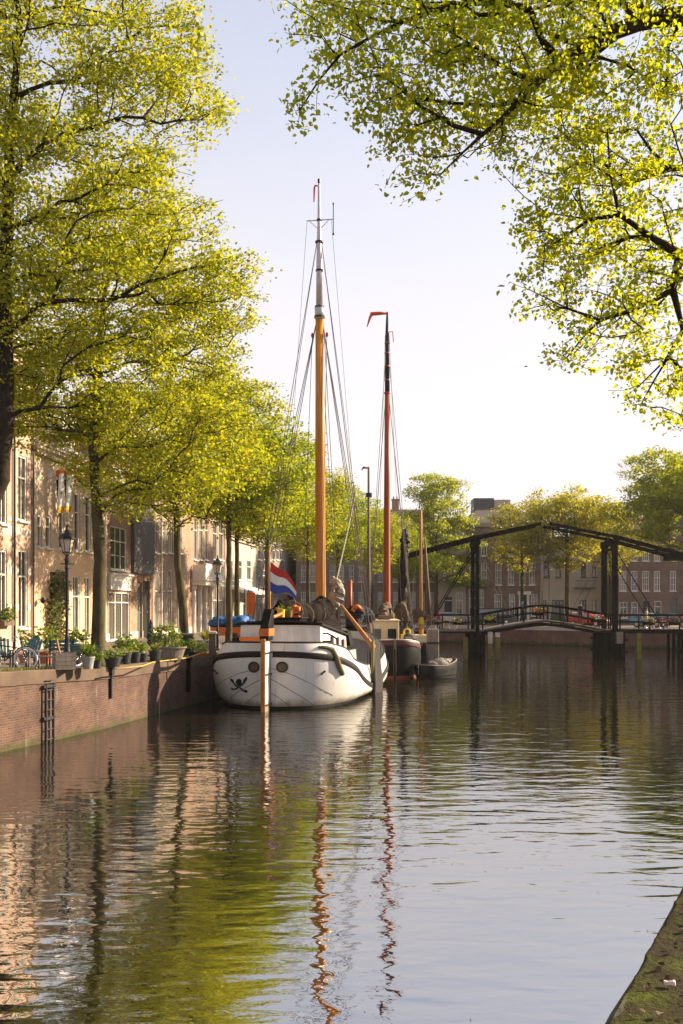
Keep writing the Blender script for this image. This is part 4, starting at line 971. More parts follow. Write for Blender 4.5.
# rudder and rudder head
mb = MB(); mb.box((0, -0.62, 1.1), (.12, .70, 3.3)); rd = mb.build('rudder', M['hullpaint'], barge, bevel=.02)
mb = MB(); mb.box((-.02, -1.03, 1.12), (.18, .12, 3.5)); mb.build('rudder_edge', M['sparwood'], rd, bevel=.02)
mb = MB()
for z in (.25, 1.45, 2.3): mb.box((0, -.55, z), (.20, .95, .06))
mb.build('rudder_strap', M['iron'], rd)
mb = MB(); mb.prism([Vector((-.19, -.95, 2.8)), Vector((-.19, -.15, 2.8)), Vector((-.17, -.1, 3.3)), Vector((-.13, -.2, 4.0)), Vector((-.12, -.55, 4.05)), Vector((-.17, -.95, 3.4))], (.36, 0, 0)); hd = mb.build('rudder_head', M['hullblack'], barge, bevel=.04)
mb = MB(); mb.box((0, -.55, 3.12), (.42, .9, .30)); mb.build('rudder_head_band', M['orange'], hd, bevel=.02)
mb = MB(); mb.tube([(0, -.4, 3.75), (0, .8, 3.72), (0, 2.2, 3.85)], [.09, .07, .05], 8); mb.build('tiller', M['sparwood'], barge, smooth=True)
# after cabin
def cabin(y0, y1, w0, w1, z0, za, zb, name='cabin', m=None, roofm=None):
    mb = MB(); vs = [(-w0, y0, z0), (w0, y0, z0), (w1, y1, z0), (-w1, y1, z0), (-w0 * .96, y0 + .06, za), (w0 * .96, y0 + .06, za), (w1 * .96, y1 - .06, zb), (-w1 * .96, y1 - .06, zb)]
    mb.add(vs, [(0, 1, 5, 4), (1, 2, 6, 5), (2, 3, 7, 6), (3, 0, 4, 7), (4, 5, 6, 7)]); c = mb.build(name, m or M['hullwhite'], barge, bevel=.02)
    mb = MB(); P = []
    for i in range(2):
        y, w, z = ((y0 - .08, w0, za), (y1 + .08, w1, zb))[i]; P.append([(x * (w + .06), y, z + .02 + .12 * (1 - x * x)) for x in (-1, -.6, -.2, .2, .6, 1)])
    mb.grid(P, 0, True); mb.grid([[Vector(p) + Vector((0, 0, .07)) for p in r] for r in P]); mb.add([Vector(p) for p in P[0]] + [Vector(p) + Vector((0, 0, .07)) for p in P[0]], [(i, i + 1, 7 + i, 6 + i) for i in range(5)])
    mb.add([P[0][5], P[1][5], Vector(P[1][5]) + Vector((0, 0, .07)), Vector(P[0][5]) + Vector((0, 0, .07))], [(0, 1, 2, 3)])
    mb.build('cabin_roof', roofm or M['strake'], c); return c
cab = cabin(1.75, 7.2, 1.78, 2.0, 1.2, 3.36, 2.75)
for i, (px, yt, yb) in enumerate(((331.5, 634.5, 645), (338, 637, 654), (344.5, 640, 654.5))):
    yy = 3.9 + i * 1.15; xx = 1.78 + (yy - 1.75) / 5.45 * .22; zt = 3.36 - (yy - 1.75) / 5.45 * .6 - .32
    mb = MB(); mb.box((xx - .005, yy, zt - .35 - .12 * (i > 0)), (.07, .34, .80 + .3 * (i > 0))); mb.build('cabin_window', M['maroon'], cab, bevel=.015)
mb = MB(); mb.box((0, 2.9, 3.0), (1.5, 1.4, 1.2)); mb.box((0, 2.9, 3.64), (1.7, 1.6, .08)); mb.build('companionway', M['hullblack'], barge, bevel=.03)
cabin(7.4, 12.4, 1.75, 1.65, .8, 2.05, 1.95, 'hatch_coaming', M['metal'], M['hullblack'])
# rails
mb = MB()
for sg in (1, -1):
    ys = [7.4 + i * .8 for i in range(7)]; prev = None
    for y in ys:
        x = sg * (H1.bs(y) * .93); z = H1.g(y); mb.tube([(x, y, z), (x, y, z + .62)], .018, 6)
    mb.tube([(sg * H1.bs(y) * .93, y, H1.g(y) + .62) for y in ys], .016, 6); mb.tube([(sg * H1.bs(y) * .93, y, H1.g(y) + .32) for y in ys], .012, 6)
mb.build('guard_rail', M['iron'], barge)
mb = MB()
for x0 in (-2.0, 1.3):
    q = [(x0 + k * .22, 2.2 + .1 * math.sin(k), 2.75 + .26 * math.sin(math.pi * k / 5)) for k in range(6)]; mb.tube(q, .035, 6)
mb.box((-1.55, 2.0, 2.72), (1.1, .3, .16)); mb.box((1.75, 2.3, 2.6), (.7, .3, .2)); mb.build('deck_gear', M['hullblack'], barge, smooth=False)
mb = MB(); mb.box((-1.05, 1.35, 2.78), (1.15, .18, .17), rz=.05); mb.build('fender_board', M['orange'], barge, bevel=.03)
# old rubbing rope sweeping from the bulwark down to the strake
q = [onp(x, y, .05) for x, y in ((318, 647.5), (326, 648), (331.5, 650), (335, 657), (338, 666), (342, 674.5))]
mb = MB(); mb.tube(q, [.05, .08, .12, .13, .13, .10], 8); mb.build('rope_fender', mat('old_rope', (0.16, 0.115, 0.05), .9, .3, 9, bump=.6, bscale=30), barge, smooth=True)
# leeboard on the starboard side
LB = Vector((3.10, 8.3, 1.95)); LR = Matrix.Rotation(-.2, 3, 'Z'); mb = MB()
prof = [(-.45, .55), (.35, .6), (.55, .3), (.75, -.6), (1.1, -1.5), (.95, -2.1), (.2, -2.35), (-.7, -2.1), (-1.0, -1.5), (-.75, -.5), (-.6, .25)]
mb.prism([LR @ Vector((0, a * .95, b)) + LB for a, b in prof], LR @ Vector((.11, 0, 0))); mb.build('leeboard', mat('leeboard_wood', (.022, .016, .012), .9, .35, 3, bump=.4, stretch=(5, 5, .7)), barge, bevel=.03)
mb = MB(); mb.tube([LB + Vector((.12, -.95, -.6)), LB + Vector((.12, -1.0, -1.4)), LB + Vector((.08, -.95, -2.2))], [.1, .13, .1], 8); mb.build('hanging_fender', M['rubber'], barge, smooth=True)
mb = MB(); mb.tube([LB + Vector((.08, -1.0, .6)), LB + Vector((.08, -1.15, -.4)), LB + Vector((.02, -1.0, -1.2))], .07, 8); mb.build('hanging_fender', M['slime'], barge, smooth=True)
# mast
MY = 10 - .9; mbase = bl(320.8, 607, BY + 8.4); mby = mbase.y; mtopw = bl(319.5, 314, BY + 8.4)
mx, my = mbase.x, mbase.y
def mp(y): t = (607 - y) / 293.0; return Vector((mbase.x + (mtopw.x - mbase.x) * t, mbase.y, ZY(y, BY + 8.4)))
mb = MB(); mb.tube([(mx, my, 1.0), mp(607), mp(450), mp(316)], [.26, .25, .235, .20], 14); mst = mb.build('mast', M['mastwood'], barge, smooth=True)
mb = MB(); mb.tube([mp(319), mp(306)], .235, 14, m=0); mb.tube([mp(306), mp(270), mp(243), mp(225), mp(183)], [.17, .15, .125, .09, .05], 10, m=0); mb.build('topmast', M['metal'], mst, smooth=True)
for y, r in ((317, .27), (307, .24), (270.5, .18), (242, .2), (220, .12)): MB().tube([mp(y + .9), mp(y - .9)], r, 12).build('mast_band', M['iron'], mst)
MB().tube([mp(182.5), mp(179)], .07, 8).build('mast_cap', M['iron'], mst)
mb = MB(); z = mp(220).z
cx = mp(220); mb.tube([cx + Vector((-.62, 0, 0)), cx + Vector((.68, 0, 0))], .025, 6); mb.tube([cx + Vector((-.5, 0, 0)), mp(230)], .018, 6); mb.tube([cx + Vector((.5, 0, 0)), mp(230)], .018, 6); mb.build('crosstree', M['metal'], mst)
ax = cx + Vector((.70, 0, 0)); mb = MB(); mb.tube([ax + Vector((0, 0, -.7)), ax + Vector((0, 0, .75))], .022, 6); mb.ball(ax + Vector((0, 0, -.72)), .06); mb.ball(ax + Vector((0, 0, .75)), .05); mb.build('aerial', M['iron'], mst)
mb = MB(); w0 = mp(186) + Vector((-.06, 0, 0)); mb.tube([w0, w0 + Vector((-.12, 0, .05)), w0 + Vector((-.17, 0, -.1)), w0 + Vector((-.19, 0, -.75))], [.03, .05, .05, .03], 6); mb.build('vane', M['red'], mst)
mb = MB()
for sg in (-1, 1): mb.ball(mp(335) + Vector((sg * .36, 0, 0)), (.07, .07, .13))
mb.build('block', M['red'], mst)
def shroud(a, b, r=.02, m=None): q = MB(); q.tube([a, Vector(a).lerp(Vector(b), .5) + Vector((0, 0, -.03)), b], r, 5); q.build('shroud', m or M['darkrope'], barge)
for sg in (-1, 1):
    for k, (yt, off) in enumerate(((243, -.6), (243, .5), (318, -1.1), (318, .0), (318, 1.2))):
        yb = my + off; shroud(mp(yt) + Vector((sg * .12, 0, 0)), (sg * (H1.bs(yb) * .99), yb, H1.g(yb) + .35), .019 if k in (0, 2, 4) else .014)
    shroud(mp(335) + Vector((sg * .36, 0, 0)), (sg * .5, my - .4, 1.8), .014)
    shroud(cx + Vector((sg * .6, 0, 0)), (sg * 2.3, my + 2.5, 2.2), .009)
shroud(mp(243), (0, 16.8, 3.0), .016); shroud(mp(318), (0, 16.4, 2.9), .016)
shroud(bl(357, 488, 60), bl(334, 592, 49), .035, M['greysail'])
# covered mainsail lying on its boom
pk = [bl(x, y, d) for x, y, d in ((279, 603, 43.6), (285, 606, 44), (292, 613, 44.4), (303, 616, 45.5), (315, 614, 47), (325, 608, 48.2))]
mb = cloth_bundle(pk, [.12, .30, .42, .46, .52, .5], 1, squash=1.15); mb.build('stowed_mainsail', M['brownsail'], barge, smooth=True)
mb = MB(); P = []
for i in range(9):
    t = i / 8; c = pk[0].lerp(pk[-1], t); c.z = (pk[1].z * (1 - t) + pk[-1].z * t) - .45 * math.sin(math.pi * t) ; P.append([(c.x - .95 - .1 * math.sin(i * 2), c.y, 3.25 - .3 * t + .06 * math.sin(i * 3)), (c.x - .42, c.y, c.z - .25 + .05 * math.sin(i * 4)), (c.x, c.y, c.z + .22), (c.x + .45, c.y, c.z - .3 + .06 * math.sin(i * 5)), (c.x + .95 + .08 * math.sin(i * 3), c.y, 3.2 - .3 * t)])
mb.grid(P, 0, True); mb.build('sail_cover', M['brownsail'], barge, smooth=True)
for i in range(1, 5):          # lashings round the stowed sail
    c = pk[i]; mb = MB(); mb.tube([c + Vector((.5 * math.cos(a), .02 * math.sin(3 * a), .56 * math.sin(a))) for a in [2 * math.pi * k / 16 for k in range(16)]], .018, 5, closed=True); mb.build('lashing', M['rope'], barge)
mb = MB(); mb.tube([bl(276, 609, 43.2), bl(322, 615, 48)], [.08, .11], 10); mb.build('boom', M['sparwood'], barge, smooth=True)
mb = cloth_bundle([bl(x, y, 49.5) for x, y in ((331, 607), (336, 598), (339, 591), (336, 583), (332, 577))], [.30, .40, .34, .26, .10], 4); mb.build('stowed_jib', M['greysail'], barge, smooth=True)
mb = MB(); mb.tube([bl(341, 605, 50.5), bl(373, 647, 46.8)], [.07, .13], 10); mb.build('spar', M['sparwood'], barge, smooth=True)
mb = MB(); mb.tube([bl(350, 625, 52), bl(350, 580, 52)], .11, 8); mb.build('bollard_post', M['redmast'], barge, smooth=True)
mb = cloth_bundle([bl(352, 628, 51), bl(357, 612, 51.5), (bl(366, 614, 52)), bl(372, 622, 52)], [.4, .5, .45, .25], 6, squash=.8); mb.build('deck_tarpaulin', M['darkcloth'], barge, smooth=True)
mb = cloth_bundle([bl(352, 611, 50.5), bl(357, 606, 50.5), bl(362, 610, 50.5)], [.12, .17, .08], 2, squash=.6); mb.build('folded_canvas', M['orange'], barge, smooth=True)
mb = MB(); mb.box((0.3, 12.6, 2.35), (2.2, 1.2, 1.0), taper=.8); mb.box((-.9, 14.4, 2.5), (.9, .9, .7)); mb.lathe([(.25, 0), (.28, .3), (.2, .6), (.12, .65)], (.8, 14.6, 2.1), 12); mb.build('windlass', M['hullblack'], barge)
# ensign
fp0 = bl(270, 640, 40.9); fp1 = bl(269.3, 550, 40.7)
fl_t = thing('ensign', 'red white and blue striped flag on a wooden staff at the barge stern', 'flag', BM @ Vector((fp0.x, fp0.y, 2.6)), brz)
dz_ = Vector((fp0.x, fp0.y, 2.6)); mb = MB(); mb.tube([Vector((0, 0, 0)), fp1 - dz_], [.055, .035], 8); mb.build('staff', M['sparwood'], fl_t, smooth=True)
mb = MB(); a = bl(270, 561, 40.75) - dz_; b = bl(270, 591, 40.75) - dz_; c = bl(297.5, 595, 40.6) - dz_; d = bl(294, 600.5, 40.4) - dz_
def fpt(u, v):
    e0 = a.lerp(b, v); e1 = (bl(296.5, 588, 40.6) - dz_).lerp(bl(294.5, 600, 40.5) - dz_, v); p = e0.lerp(e1, u); p.z += .18 * math.sin(math.pi * u) * (1 - v * .4) - .10 * math.sin(2 * math.pi * u) ; p.y += .18 * math.sin(u * 6.5 + v * 1.5) * u ** .5; return p
for s_ in range(3):
    mb.grid([[fpt(i / 16, (s_ + j / 4) / 3) for j in range(5)] for i in range(17)], s_)
mb.build('cloth', [M['red'], M['whitecloth'], M['blue']], fl_t, smooth=True)
# loose things by the helm
def small(name, label, cat, loc, fn):
    t = thing(name, label, cat, loc, brz); fn(t); return t
def tub(t, r, h, m, stuff=None):
    q = MB(); q.lathe([(r * .8, 0), (r, h), (r * 1.06, h), (r * 1.06, h * 1.08), (r * .9, h * 1.08), (r * .9, h * .85), (0, h * .82)], n=14); q.build('pot', m, t, smooth=False)
    if stuff: stuff(t, r, h)
def puff(m, seed, k=120, s=.09, hh=1.0, rr=1.25, name='foliage'):
    def f(t, r, h):
        rs = np.random.RandomState(seed); d = rs.normal(size=(k, 3)); d /= np.linalg.norm(d, axis=1, keepdims=True); P = d * rs.uniform(.3, 1, (k, 1)) * np.array([r * rr, r * rr, r * hh]); P[:, 2] += h + r * hh * .7
        V, F = leaves_np(P, s, rs, -.1); link(name, np_mesh(name, V, F, m), t)
    return f
hz = 3.42
for nm, lab, ct, px, yv, fn in (
    ('bucket', 'blue bucket with blue cloths beside the rudder head of the white barge', 'bucket', 286, 43, lambda t: (tub(t, .16, .28, M['teal']), cloth_bundle([(-.1, 0, .25), (.05, .02, .42), (.2, 0, .5)], [.1, .16, .08], 3).build('cloth', M['tarpblue'], t, smooth=True))),
    ('flower_tub', 'yellow tub on the cabin roof of the white barge', 'tub', 281, 42.6, lambda t: tub(t, .17, .55, M['yellow'], puff(M['plant'], 4, 60, .08))),
    ('flower_tub', 'green tub on the cabin roof of the white barge, right of the yellow tub', 'tub', 289, 42.9, lambda t: tub(t, .15, .5, M['slime'], puff(M['plant'], 5, 60, .08))),
    ('storage_box', 'small red box with orange cloth on the cabin roof of the white barge', 'box', 295, 43.2, lambda t: (MB().box((0, 0, .16), (.42, .3, .32)).build('box', M['red'], t, bevel=.02), cloth_bundle([(-.2, 0, .4), (0, .05, .62), (.22, 0, .6)], [.1, .18, .1], 5).build('cloth', M['orange'], t, smooth=True)))):
    p = PX(px, 630, yv); small(nm, lab, ct, (p.x, p.y, hz), fn)

# --- second barge: black hull, cream deckhouse, red mast
C2 = Vector((3.05, 57.4, 0)); r2 = -0.02
b2t = thing('sailing_barge', 'black hulled sailing barge with cream deckhouse and slim red mast', 'barge', C2, r2)
B2M = Matrix.Translation(C2) @ Matrix.Rotation(r2, 4, 'Z'); B2i = B2M.inverted()
def b2l(px, y, D): return B2i @ PX(px, y, D)
H2 = Hull(14.5, 1.62, ([0, 1.5, 4, 8, 11, 14.5], [2.2, 1.95, 1.55, 1.4, 1.7, 2.4]), ([0, 1.5, 4, 8, 11, 14.5], [1.75, 1.5, 1.1, .95, 1.2, 1.9]), aS=2.4, wS=2.9)
H2.shell([M['hullblack'], mat('red_lead', (.26, .06, .012), .6, .3, 4)], b2t)
H2.band('bulwark_band', M['maroon'], b2t, lambda y: (H2.g(y) + H2.k(y)) / 2 + .05, .34, .03, lambda y: H2.bs(y) * .985); H2.band('gunwale', M['hullwhite'], b2t, lambda y: H2.g(y) + .02, .07, .04, lambda y: H2.bs(y) * .955); H2.deck('deck', M['greywood'], b2t, .4)
mb = MB(); mb.box((-.55, 4.1, 2.15), (1.7, 5.4, 2.2)); mb.box((-.55, 4.1, 3.28), (1.86, 5.6, .08)); dk = mb.build('deckhouse', M['creampaint'], b2t, bevel=.04)
for k in range(4): MB().box((.31, 2.2 + k * 1.25, 2.55), (.05, .55, .6)).build('deckhouse_window', M['glass'], dk)
for x in (-1.0, -.1): MB().box((x, 1.38, 2.5), (.5, .05, .6)).build('deckhouse_window', M['glass'], dk)
mb = MB(); mb.box((0, -.06, .85), (.16, .22, 2.7)); mb.build('sternpost', M['oldwood'], b2t, bevel=.02); mb = MB(); mb.box((0, -.42, .6), (.10, .5, 2.2)); mb.build('rudder', M['hullblack'], b2t, bevel=.02)
D2 = 66.0; m0 = b2l(386.8, 612, D2); m1 = b2l(387.3, 392, D2); m2 = b2l(387.2, 312, D2)
mb = MB(); mb.tube([(m0.x, m0.y, 1.0), m0, m0.lerp(m1, .6), m1], [.25, .24, .20, .17], 12); ms2 = mb.build('mast', M['redmast'], b2t, smooth=True)
mb = MB(); mb.tube([m1, m1.lerp(m2, .7), m2], [.17, .14, .06], 10); mb.build('mast_top', M['iron'], ms2, smooth=True)
for y in (393, 380, 366, 353, 343): q = b2l(387.2, y, D2); MB().tube([q + Vector((0, 0, -.05)), q + Vector((0, 0, .05))], .22 if y > 385 else .18, 10).build('mast_band', M['redmast'], ms2)
mb = MB(); q = [b2l(x, y, D2) for x, y in ((387.2, 313.5), (380, 313.3), (371.5, 314), (369.5, 319), (367, 327))]; mb.tube(q, [.06, .12, .14, .09, .03], 6); mb.build('pennant', mat('vermilion_cloth', (0.55, 0.07, 0.02), .7, .1, 4), ms2, smooth=True)
mb = MB(); q = [b2l(x, y, D2) for x, y in ((389, 332), (392.5, 331.5), (393.5, 342))]; mb.tube(q, .035, 6); mb.build('iron_crane', M['orange'], ms2)
def shr2(a, b, r=.025, m=None): q = MB(); q.tube([a, Vector(a).lerp(Vector(b), .5) + Vector((0, 0, -.03)), b], r, 5); q.build('shroud', m or M['darkrope'], b2t)
for sg in (-1, 1):
    for k, off in enumerate((-1.0, 0.0, 1.1)):
        yb = m0.y + off; shr2(b2l(387.2 + sg * 1.2, 352 if k == 1 else 392, D2), (sg * H2.bs(yb) * .97, yb, H2.g(yb) + .3), .018)
    shr2(b2l(387.2 + sg * 2, 335, D2), (sg * .9, m0.y + 2.2, 2.2), .012)
shr2(b2l(387.2, 352, D2), (0, 14.2, 2.5), .022)
mb = cloth_bundle([(m0.x + .1, m0.y - .3, 3.0), (m0.x - .05, m0.y - .9, 4.05), (m0.x - .2, m0.y - 2.4, 3.75), (m0.x - .3, m0.y - 4, 3.5)], [.5, .38, .42, .2], 3); mb.build('stowed_mainsail', M['tansail'], b2t, smooth=True)
mb = cloth_bundle([b2l(x, y, 69.5) for x, y in ((399, 625), (401, 608), (403.5, 580), (404.5, 551), (404.6, 550), (405, 541), (405.5, 529))], [.20, .30, .33, .27, .30, .36, .16], 7); mb.build('furled_foresail', M['strake'], b2t, smooth=True)
mb = cloth_bundle([b2l(x, y, 69) for x, y in ((397, 618), (401, 606), (408, 622))], [.3, .4, .2], 8); mb.build('canvas_cover', M['tansail'], b2t, smooth=True)
MB().box((1.0, 6.2, 2.1), (.8, .6, .5)).build('locker', M['yellow'], b2t, bevel=.03)
for x, y in ((-1.3, .8), (1.2, 1.0), (-.4, .45)): q = MB(); q.lathe([(.09, 0), (.09, .42), (.13, .45), (.13, .5), (0, .5)], (x, y, 1.7), 10); q.build('bitt', M['iron'], b2t)
for k in range(5): q = MB(); q.tube([(1.42 + .01 * k, 2.6 + k * 1.7, 1.5), (1.42 + .01 * k, 2.6 + k * 1.7, 2.35)], .02, 6); q.build('stanchion', M['metal'], b2t)
q = MB(); q.tube([(1.42 + .01 * k, 2.6 + k * 1.7, 2.33) for k in range(5)], .014, 5); q.build('guard_wire', M['metal'], b2t)
q = MB(); q.tube([(.95 + .2 * math.cos(a), 5.2, 2.5 + .2 * math.sin(a)) for a in [2 * math.pi * i / 18 for i in range(18)]], .05, 8, closed=True); q.build('lifebuoy', M['yellow'], b2t, smooth=True)
mb = cloth_bundle([(.5, 1.3, 1.9), (.95, 2.4, 2.2), (1.0, 3.6, 2.1)], [.2, .32, .2], 11); mb.build('dark_cover', M['darkcloth'], b2t, smooth=True)
mb = cloth_bundle([(1.0, 5.8, 1.9), (1.05, 6.9, 2.35), (.9, 8.0, 2.0)], [.25, .42, .3], 12); mb.build('dark_cover', M['darkcloth'], b2t, smooth=True)
q = MB(); q.box((-.55, 2.6, 3.45), (.7, .9, .26)); q.build('skylight', M['oldwood'], dk, bevel=.02); q = MB(); q.lathe([(.07, 0), (.07, .6), (.12, .62), (.12, .7), (0, .72)], (-.1, 5.2, 3.3), 10); q.build('stove_pipe', M['iron'], dk)
mb = cloth_bundle([(.9, 8.4, 1.7), (.9, 9.6, 2.1), (.7, 11, 2.0)], [.4, .5, .4], 9); mb.build('deck_gear', M['hullblack'], b2t, smooth=True)

# --- two small boats moored by the bridge, mostly hidden
def sailboat(label, C, L, B, mast_px, ytop, D, mr, mm, hm, group):
    t = thing('sailing_boat', label, 'sailing boat', C, 0, group); h = Hull(L, B, ([0, L / 2, L], [1.5, 1.25, 1.7]), ([0, L / 2, L], [1.2, .95, 1.35]), aS=1.6, aB=2.4, wS=1.9, wB=2.8, nst=24)
    h.shell([hm, M['hullblack']], t); h.band('gunwale', M['oldwood'], t, lambda y: h.g(y), .09, .04, lambda y: h.bs(y) * .955); h.deck('deck', M['greywood'], t, .25)
    MB().box((0, L * .4, 1.6), (B * 1.1, L * .4, .8), taper=.85).build('cabin', M['creampaint'], t, bevel=.03)
    p = lambda x, y: PX(x, y, D) - Vector(C)
    b = p(mast_px + .4, 628); tp = p(mast_px, ytop); q = MB(); q.tube([(b.x, b.y, 1.1), b, tp], [mr, mr, mr * .6], 10); return t, h, p, q.build('mast', mm, t, smooth=True)
t3b, h3b, p3, mo = sailboat('small dark sailing boat with a short orange mast moored beside the wooden pile', (5.75, 71.5, 0), 7.0, 1.25, 420.8, 510, 74.0, .17, M['sparwood'], M['hullblack'], 'small boats by the bridge')
q = MB(); q.tube([p3(430.5, 625), p3(425, 541)], [.13, .07], 8); q.build('gaff', M['oldwood'], t3b, smooth=True)
q = MB(); q.tube([p3(421, 624), p3(421, 617)], .24, 10); q.build('mast_foot', M['yellow'], mo)
for a, b in (((420.8, 512), (408, 640)), ((420.8, 530), (436, 640)), ((425, 541), (421, 515))): q = MB(); q.tube([p3(*a), p3(*b)], .02, 5); q.build('shroud', M['darkrope'], t3b)
q = cloth_bundle([p3(x, y) for x, y in ((412, 622), (418, 612), (427, 618))], [.25, .35, .25], 2); q.build('stowed_sail', M['tansail'], t3b, smooth=True)
t4b, h4b, p4, mo4 = sailboat('small boat with a thin brown mast and red pennant hidden behind the two barges', (1.9, 73.0, 0), 6.0, 1.05, 368.6, 467, 76.0, .14, M['oldwood'], M['hullblack'], 'small boats by the bridge')
q = MB(); q.tube([p4(368.6, 468), p4(363.5, 467.6), (p4(361.5, 470))], [.06, .10, .04], 6); q.build('pennant', M['red'], mo4, smooth=True)
q = MB(); q.tube([p4(369, 497), p4(369, 493)], .24, 8); q.build('lantern', M['navy'], mo4)

# --- rowing boat by the pile
rb = thing('rowing_boat', 'small dark rowing boat with a pale inside tied up below the wooden pile', 'rowing boat', (4.4, 57.2, 0), math.radians(-52))
HR = Hull(2.9, .78, ([0, 1.5, 2.9], [.78, .70, 1.05]), ([0, 1.5, 2.9], [.6, .52, .85]), aS=.8, aB=1.5, wS=1.0, wB=1.7, wl=.85, nst=22); HR.shell([M['hullblack'], M['hullblack']], rb)
mb = MB(); mb.grid([[(-HR.bs(y) * .93, y, HR.g(y) - .03), (-HR.bs(y) * .75, y, .3), (0, y, .22), (HR.bs(y) * .75, y, .3), (HR.bs(y) * .93, y, HR.g(y) - .03)] for y in HR.st], 0, True); mb.build('inside', M['greypot'], rb, smooth=True)
for y in (.9, 1.8): MB().box((0, y, .55), (HR.bs(y) * 1.75, .24, .05)).build('thwart', M['greywood'], rb)
mb = cloth_bundle([(0, 1.0, .74), (0, 1.7, .80), (0, 2.5, .98)], [.35, .66, .2], 2, squash=.5); mb.build('boat_cover', M['greysail'], rb, smooth=True)
HR.band('gunwale', M['greywood'], rb, lambda y: HR.g(y), .06, .03, lambda y: HR.bs(y) * .955)
pl_ = thing('mooring_pile', 'thick weathered wooden mooring pile behind the rowing boat', 'pile', (5.55, 60.9, 0))
mb = MB(); mb.box((0, 0, .7), (.74, .74, 4.1), taper=.94); pl_b = mb.build('post', M['greywood'], pl_, bevel=.06)
MB().box((0, 0, 1.9), (.76, .76, .12)).build('iron_band', M['iron'], pl_)

# ------------------------------------------------------------------ wooden double drawbridge
TL = Vector((10.72, 80.3, 0)); TR = Vector((21.4, 79.9, 0)); BC = (TL + TR) / 2
bax = (TR - TL).normalized(); brz2 = math.atan2(bax.y, bax.x); span = (TR - TL).length; HS = span / 2
br = thing('drawbridge', 'dark wooden double drawbridge with tall towers and long balance beams', 'bridge', BC, brz2)
# local: x along bridge, y away from the camera; towers at x = -HS and +HS, deck half width DW
DW = 1.7; ZD, ZC, ZT = 2.25, 3.05, 9.35
def deckz(x): return ZD + (ZC - ZD) * (1 - (abs(x) / (HS - .3)) ** 1.25) if abs(x) < HS - .3 else ZD
# leaves of the span
for sg in (-1, 1):
    mb = MB(); G = []; xs = [sg * (HS - .3) * (1 - i / 8) + (sg * .03) for i in range(9)]
    for x in xs: G.append([(x, -DW, deckz(x) - .18), (x, -DW, deckz(x)), (x, DW, deckz(x)), (x, DW, deckz(x) - .18), (x, -DW, deckz(x) - .18)])
    mb.grid(G, 0, sg > 0); lf = mb.build('deck_leaf', M['greywood'], br)
    for y in (-DW - .07, DW + .07): MB().tube([(x, y, deckz(x) - .06) for x in xs], .08, 4).build('kerb_beam', M['greywood'] if sg < 0 else M['oldwood'], lf)
    for y in (-1.5, 1.5): MB().tube([(x, y, deckz(x) - .36) for x in xs], .12, 6).build('girder', M['darkwood'], lf)
LX, RX = -HS - 9.8, HS + 21
for a, b in ((LX, -HS + .28), (HS - .28, RX)):
    mb = MB(); mb.box(((a + b) / 2, 0, ZD - .14), (b - a, 2 * DW + .3, .28)); lf = mb.build('approach_deck', M['darkwood'], br)
    mb = MB(); mb.box(((a + b) / 2, -DW - .17, ZD - .04), (b - a, .1, .16)); mb.build('kerb_beam', M['greywood'] if a < 0 else M['darkwood'], lf)
def rail(xs, y, name='railing'):
    mb = MB(); hpost = 1.15
    for x in xs: mb.box((x, y, deckz(x) + hpost / 2), (.10, .10, hpost))
    fine = [xs[0] + (xs[-1] - xs[0]) * i / 12 for i in range(13)]
    mb.tube([(x, y, deckz(x) + hpost) for x in fine], .065, 6); mb.tube([(x, y, deckz(x) + .6) for x in fine], .05, 6)
    return mb.build(name, M['darkwood'], br)
for y in (-DW + .05, DW - .05):
    rail([LX + .1 + i * (9.3 / 4) for i in range(5)], y); rail([-HS + .45 + i * (HS - .6) / 3 for i in range(4)], y); rail([.15 + i * (HS - .6) / 3 for i in range(4)], y); rail([HS + .45 + i * 2.3 for i in range(9)], y)
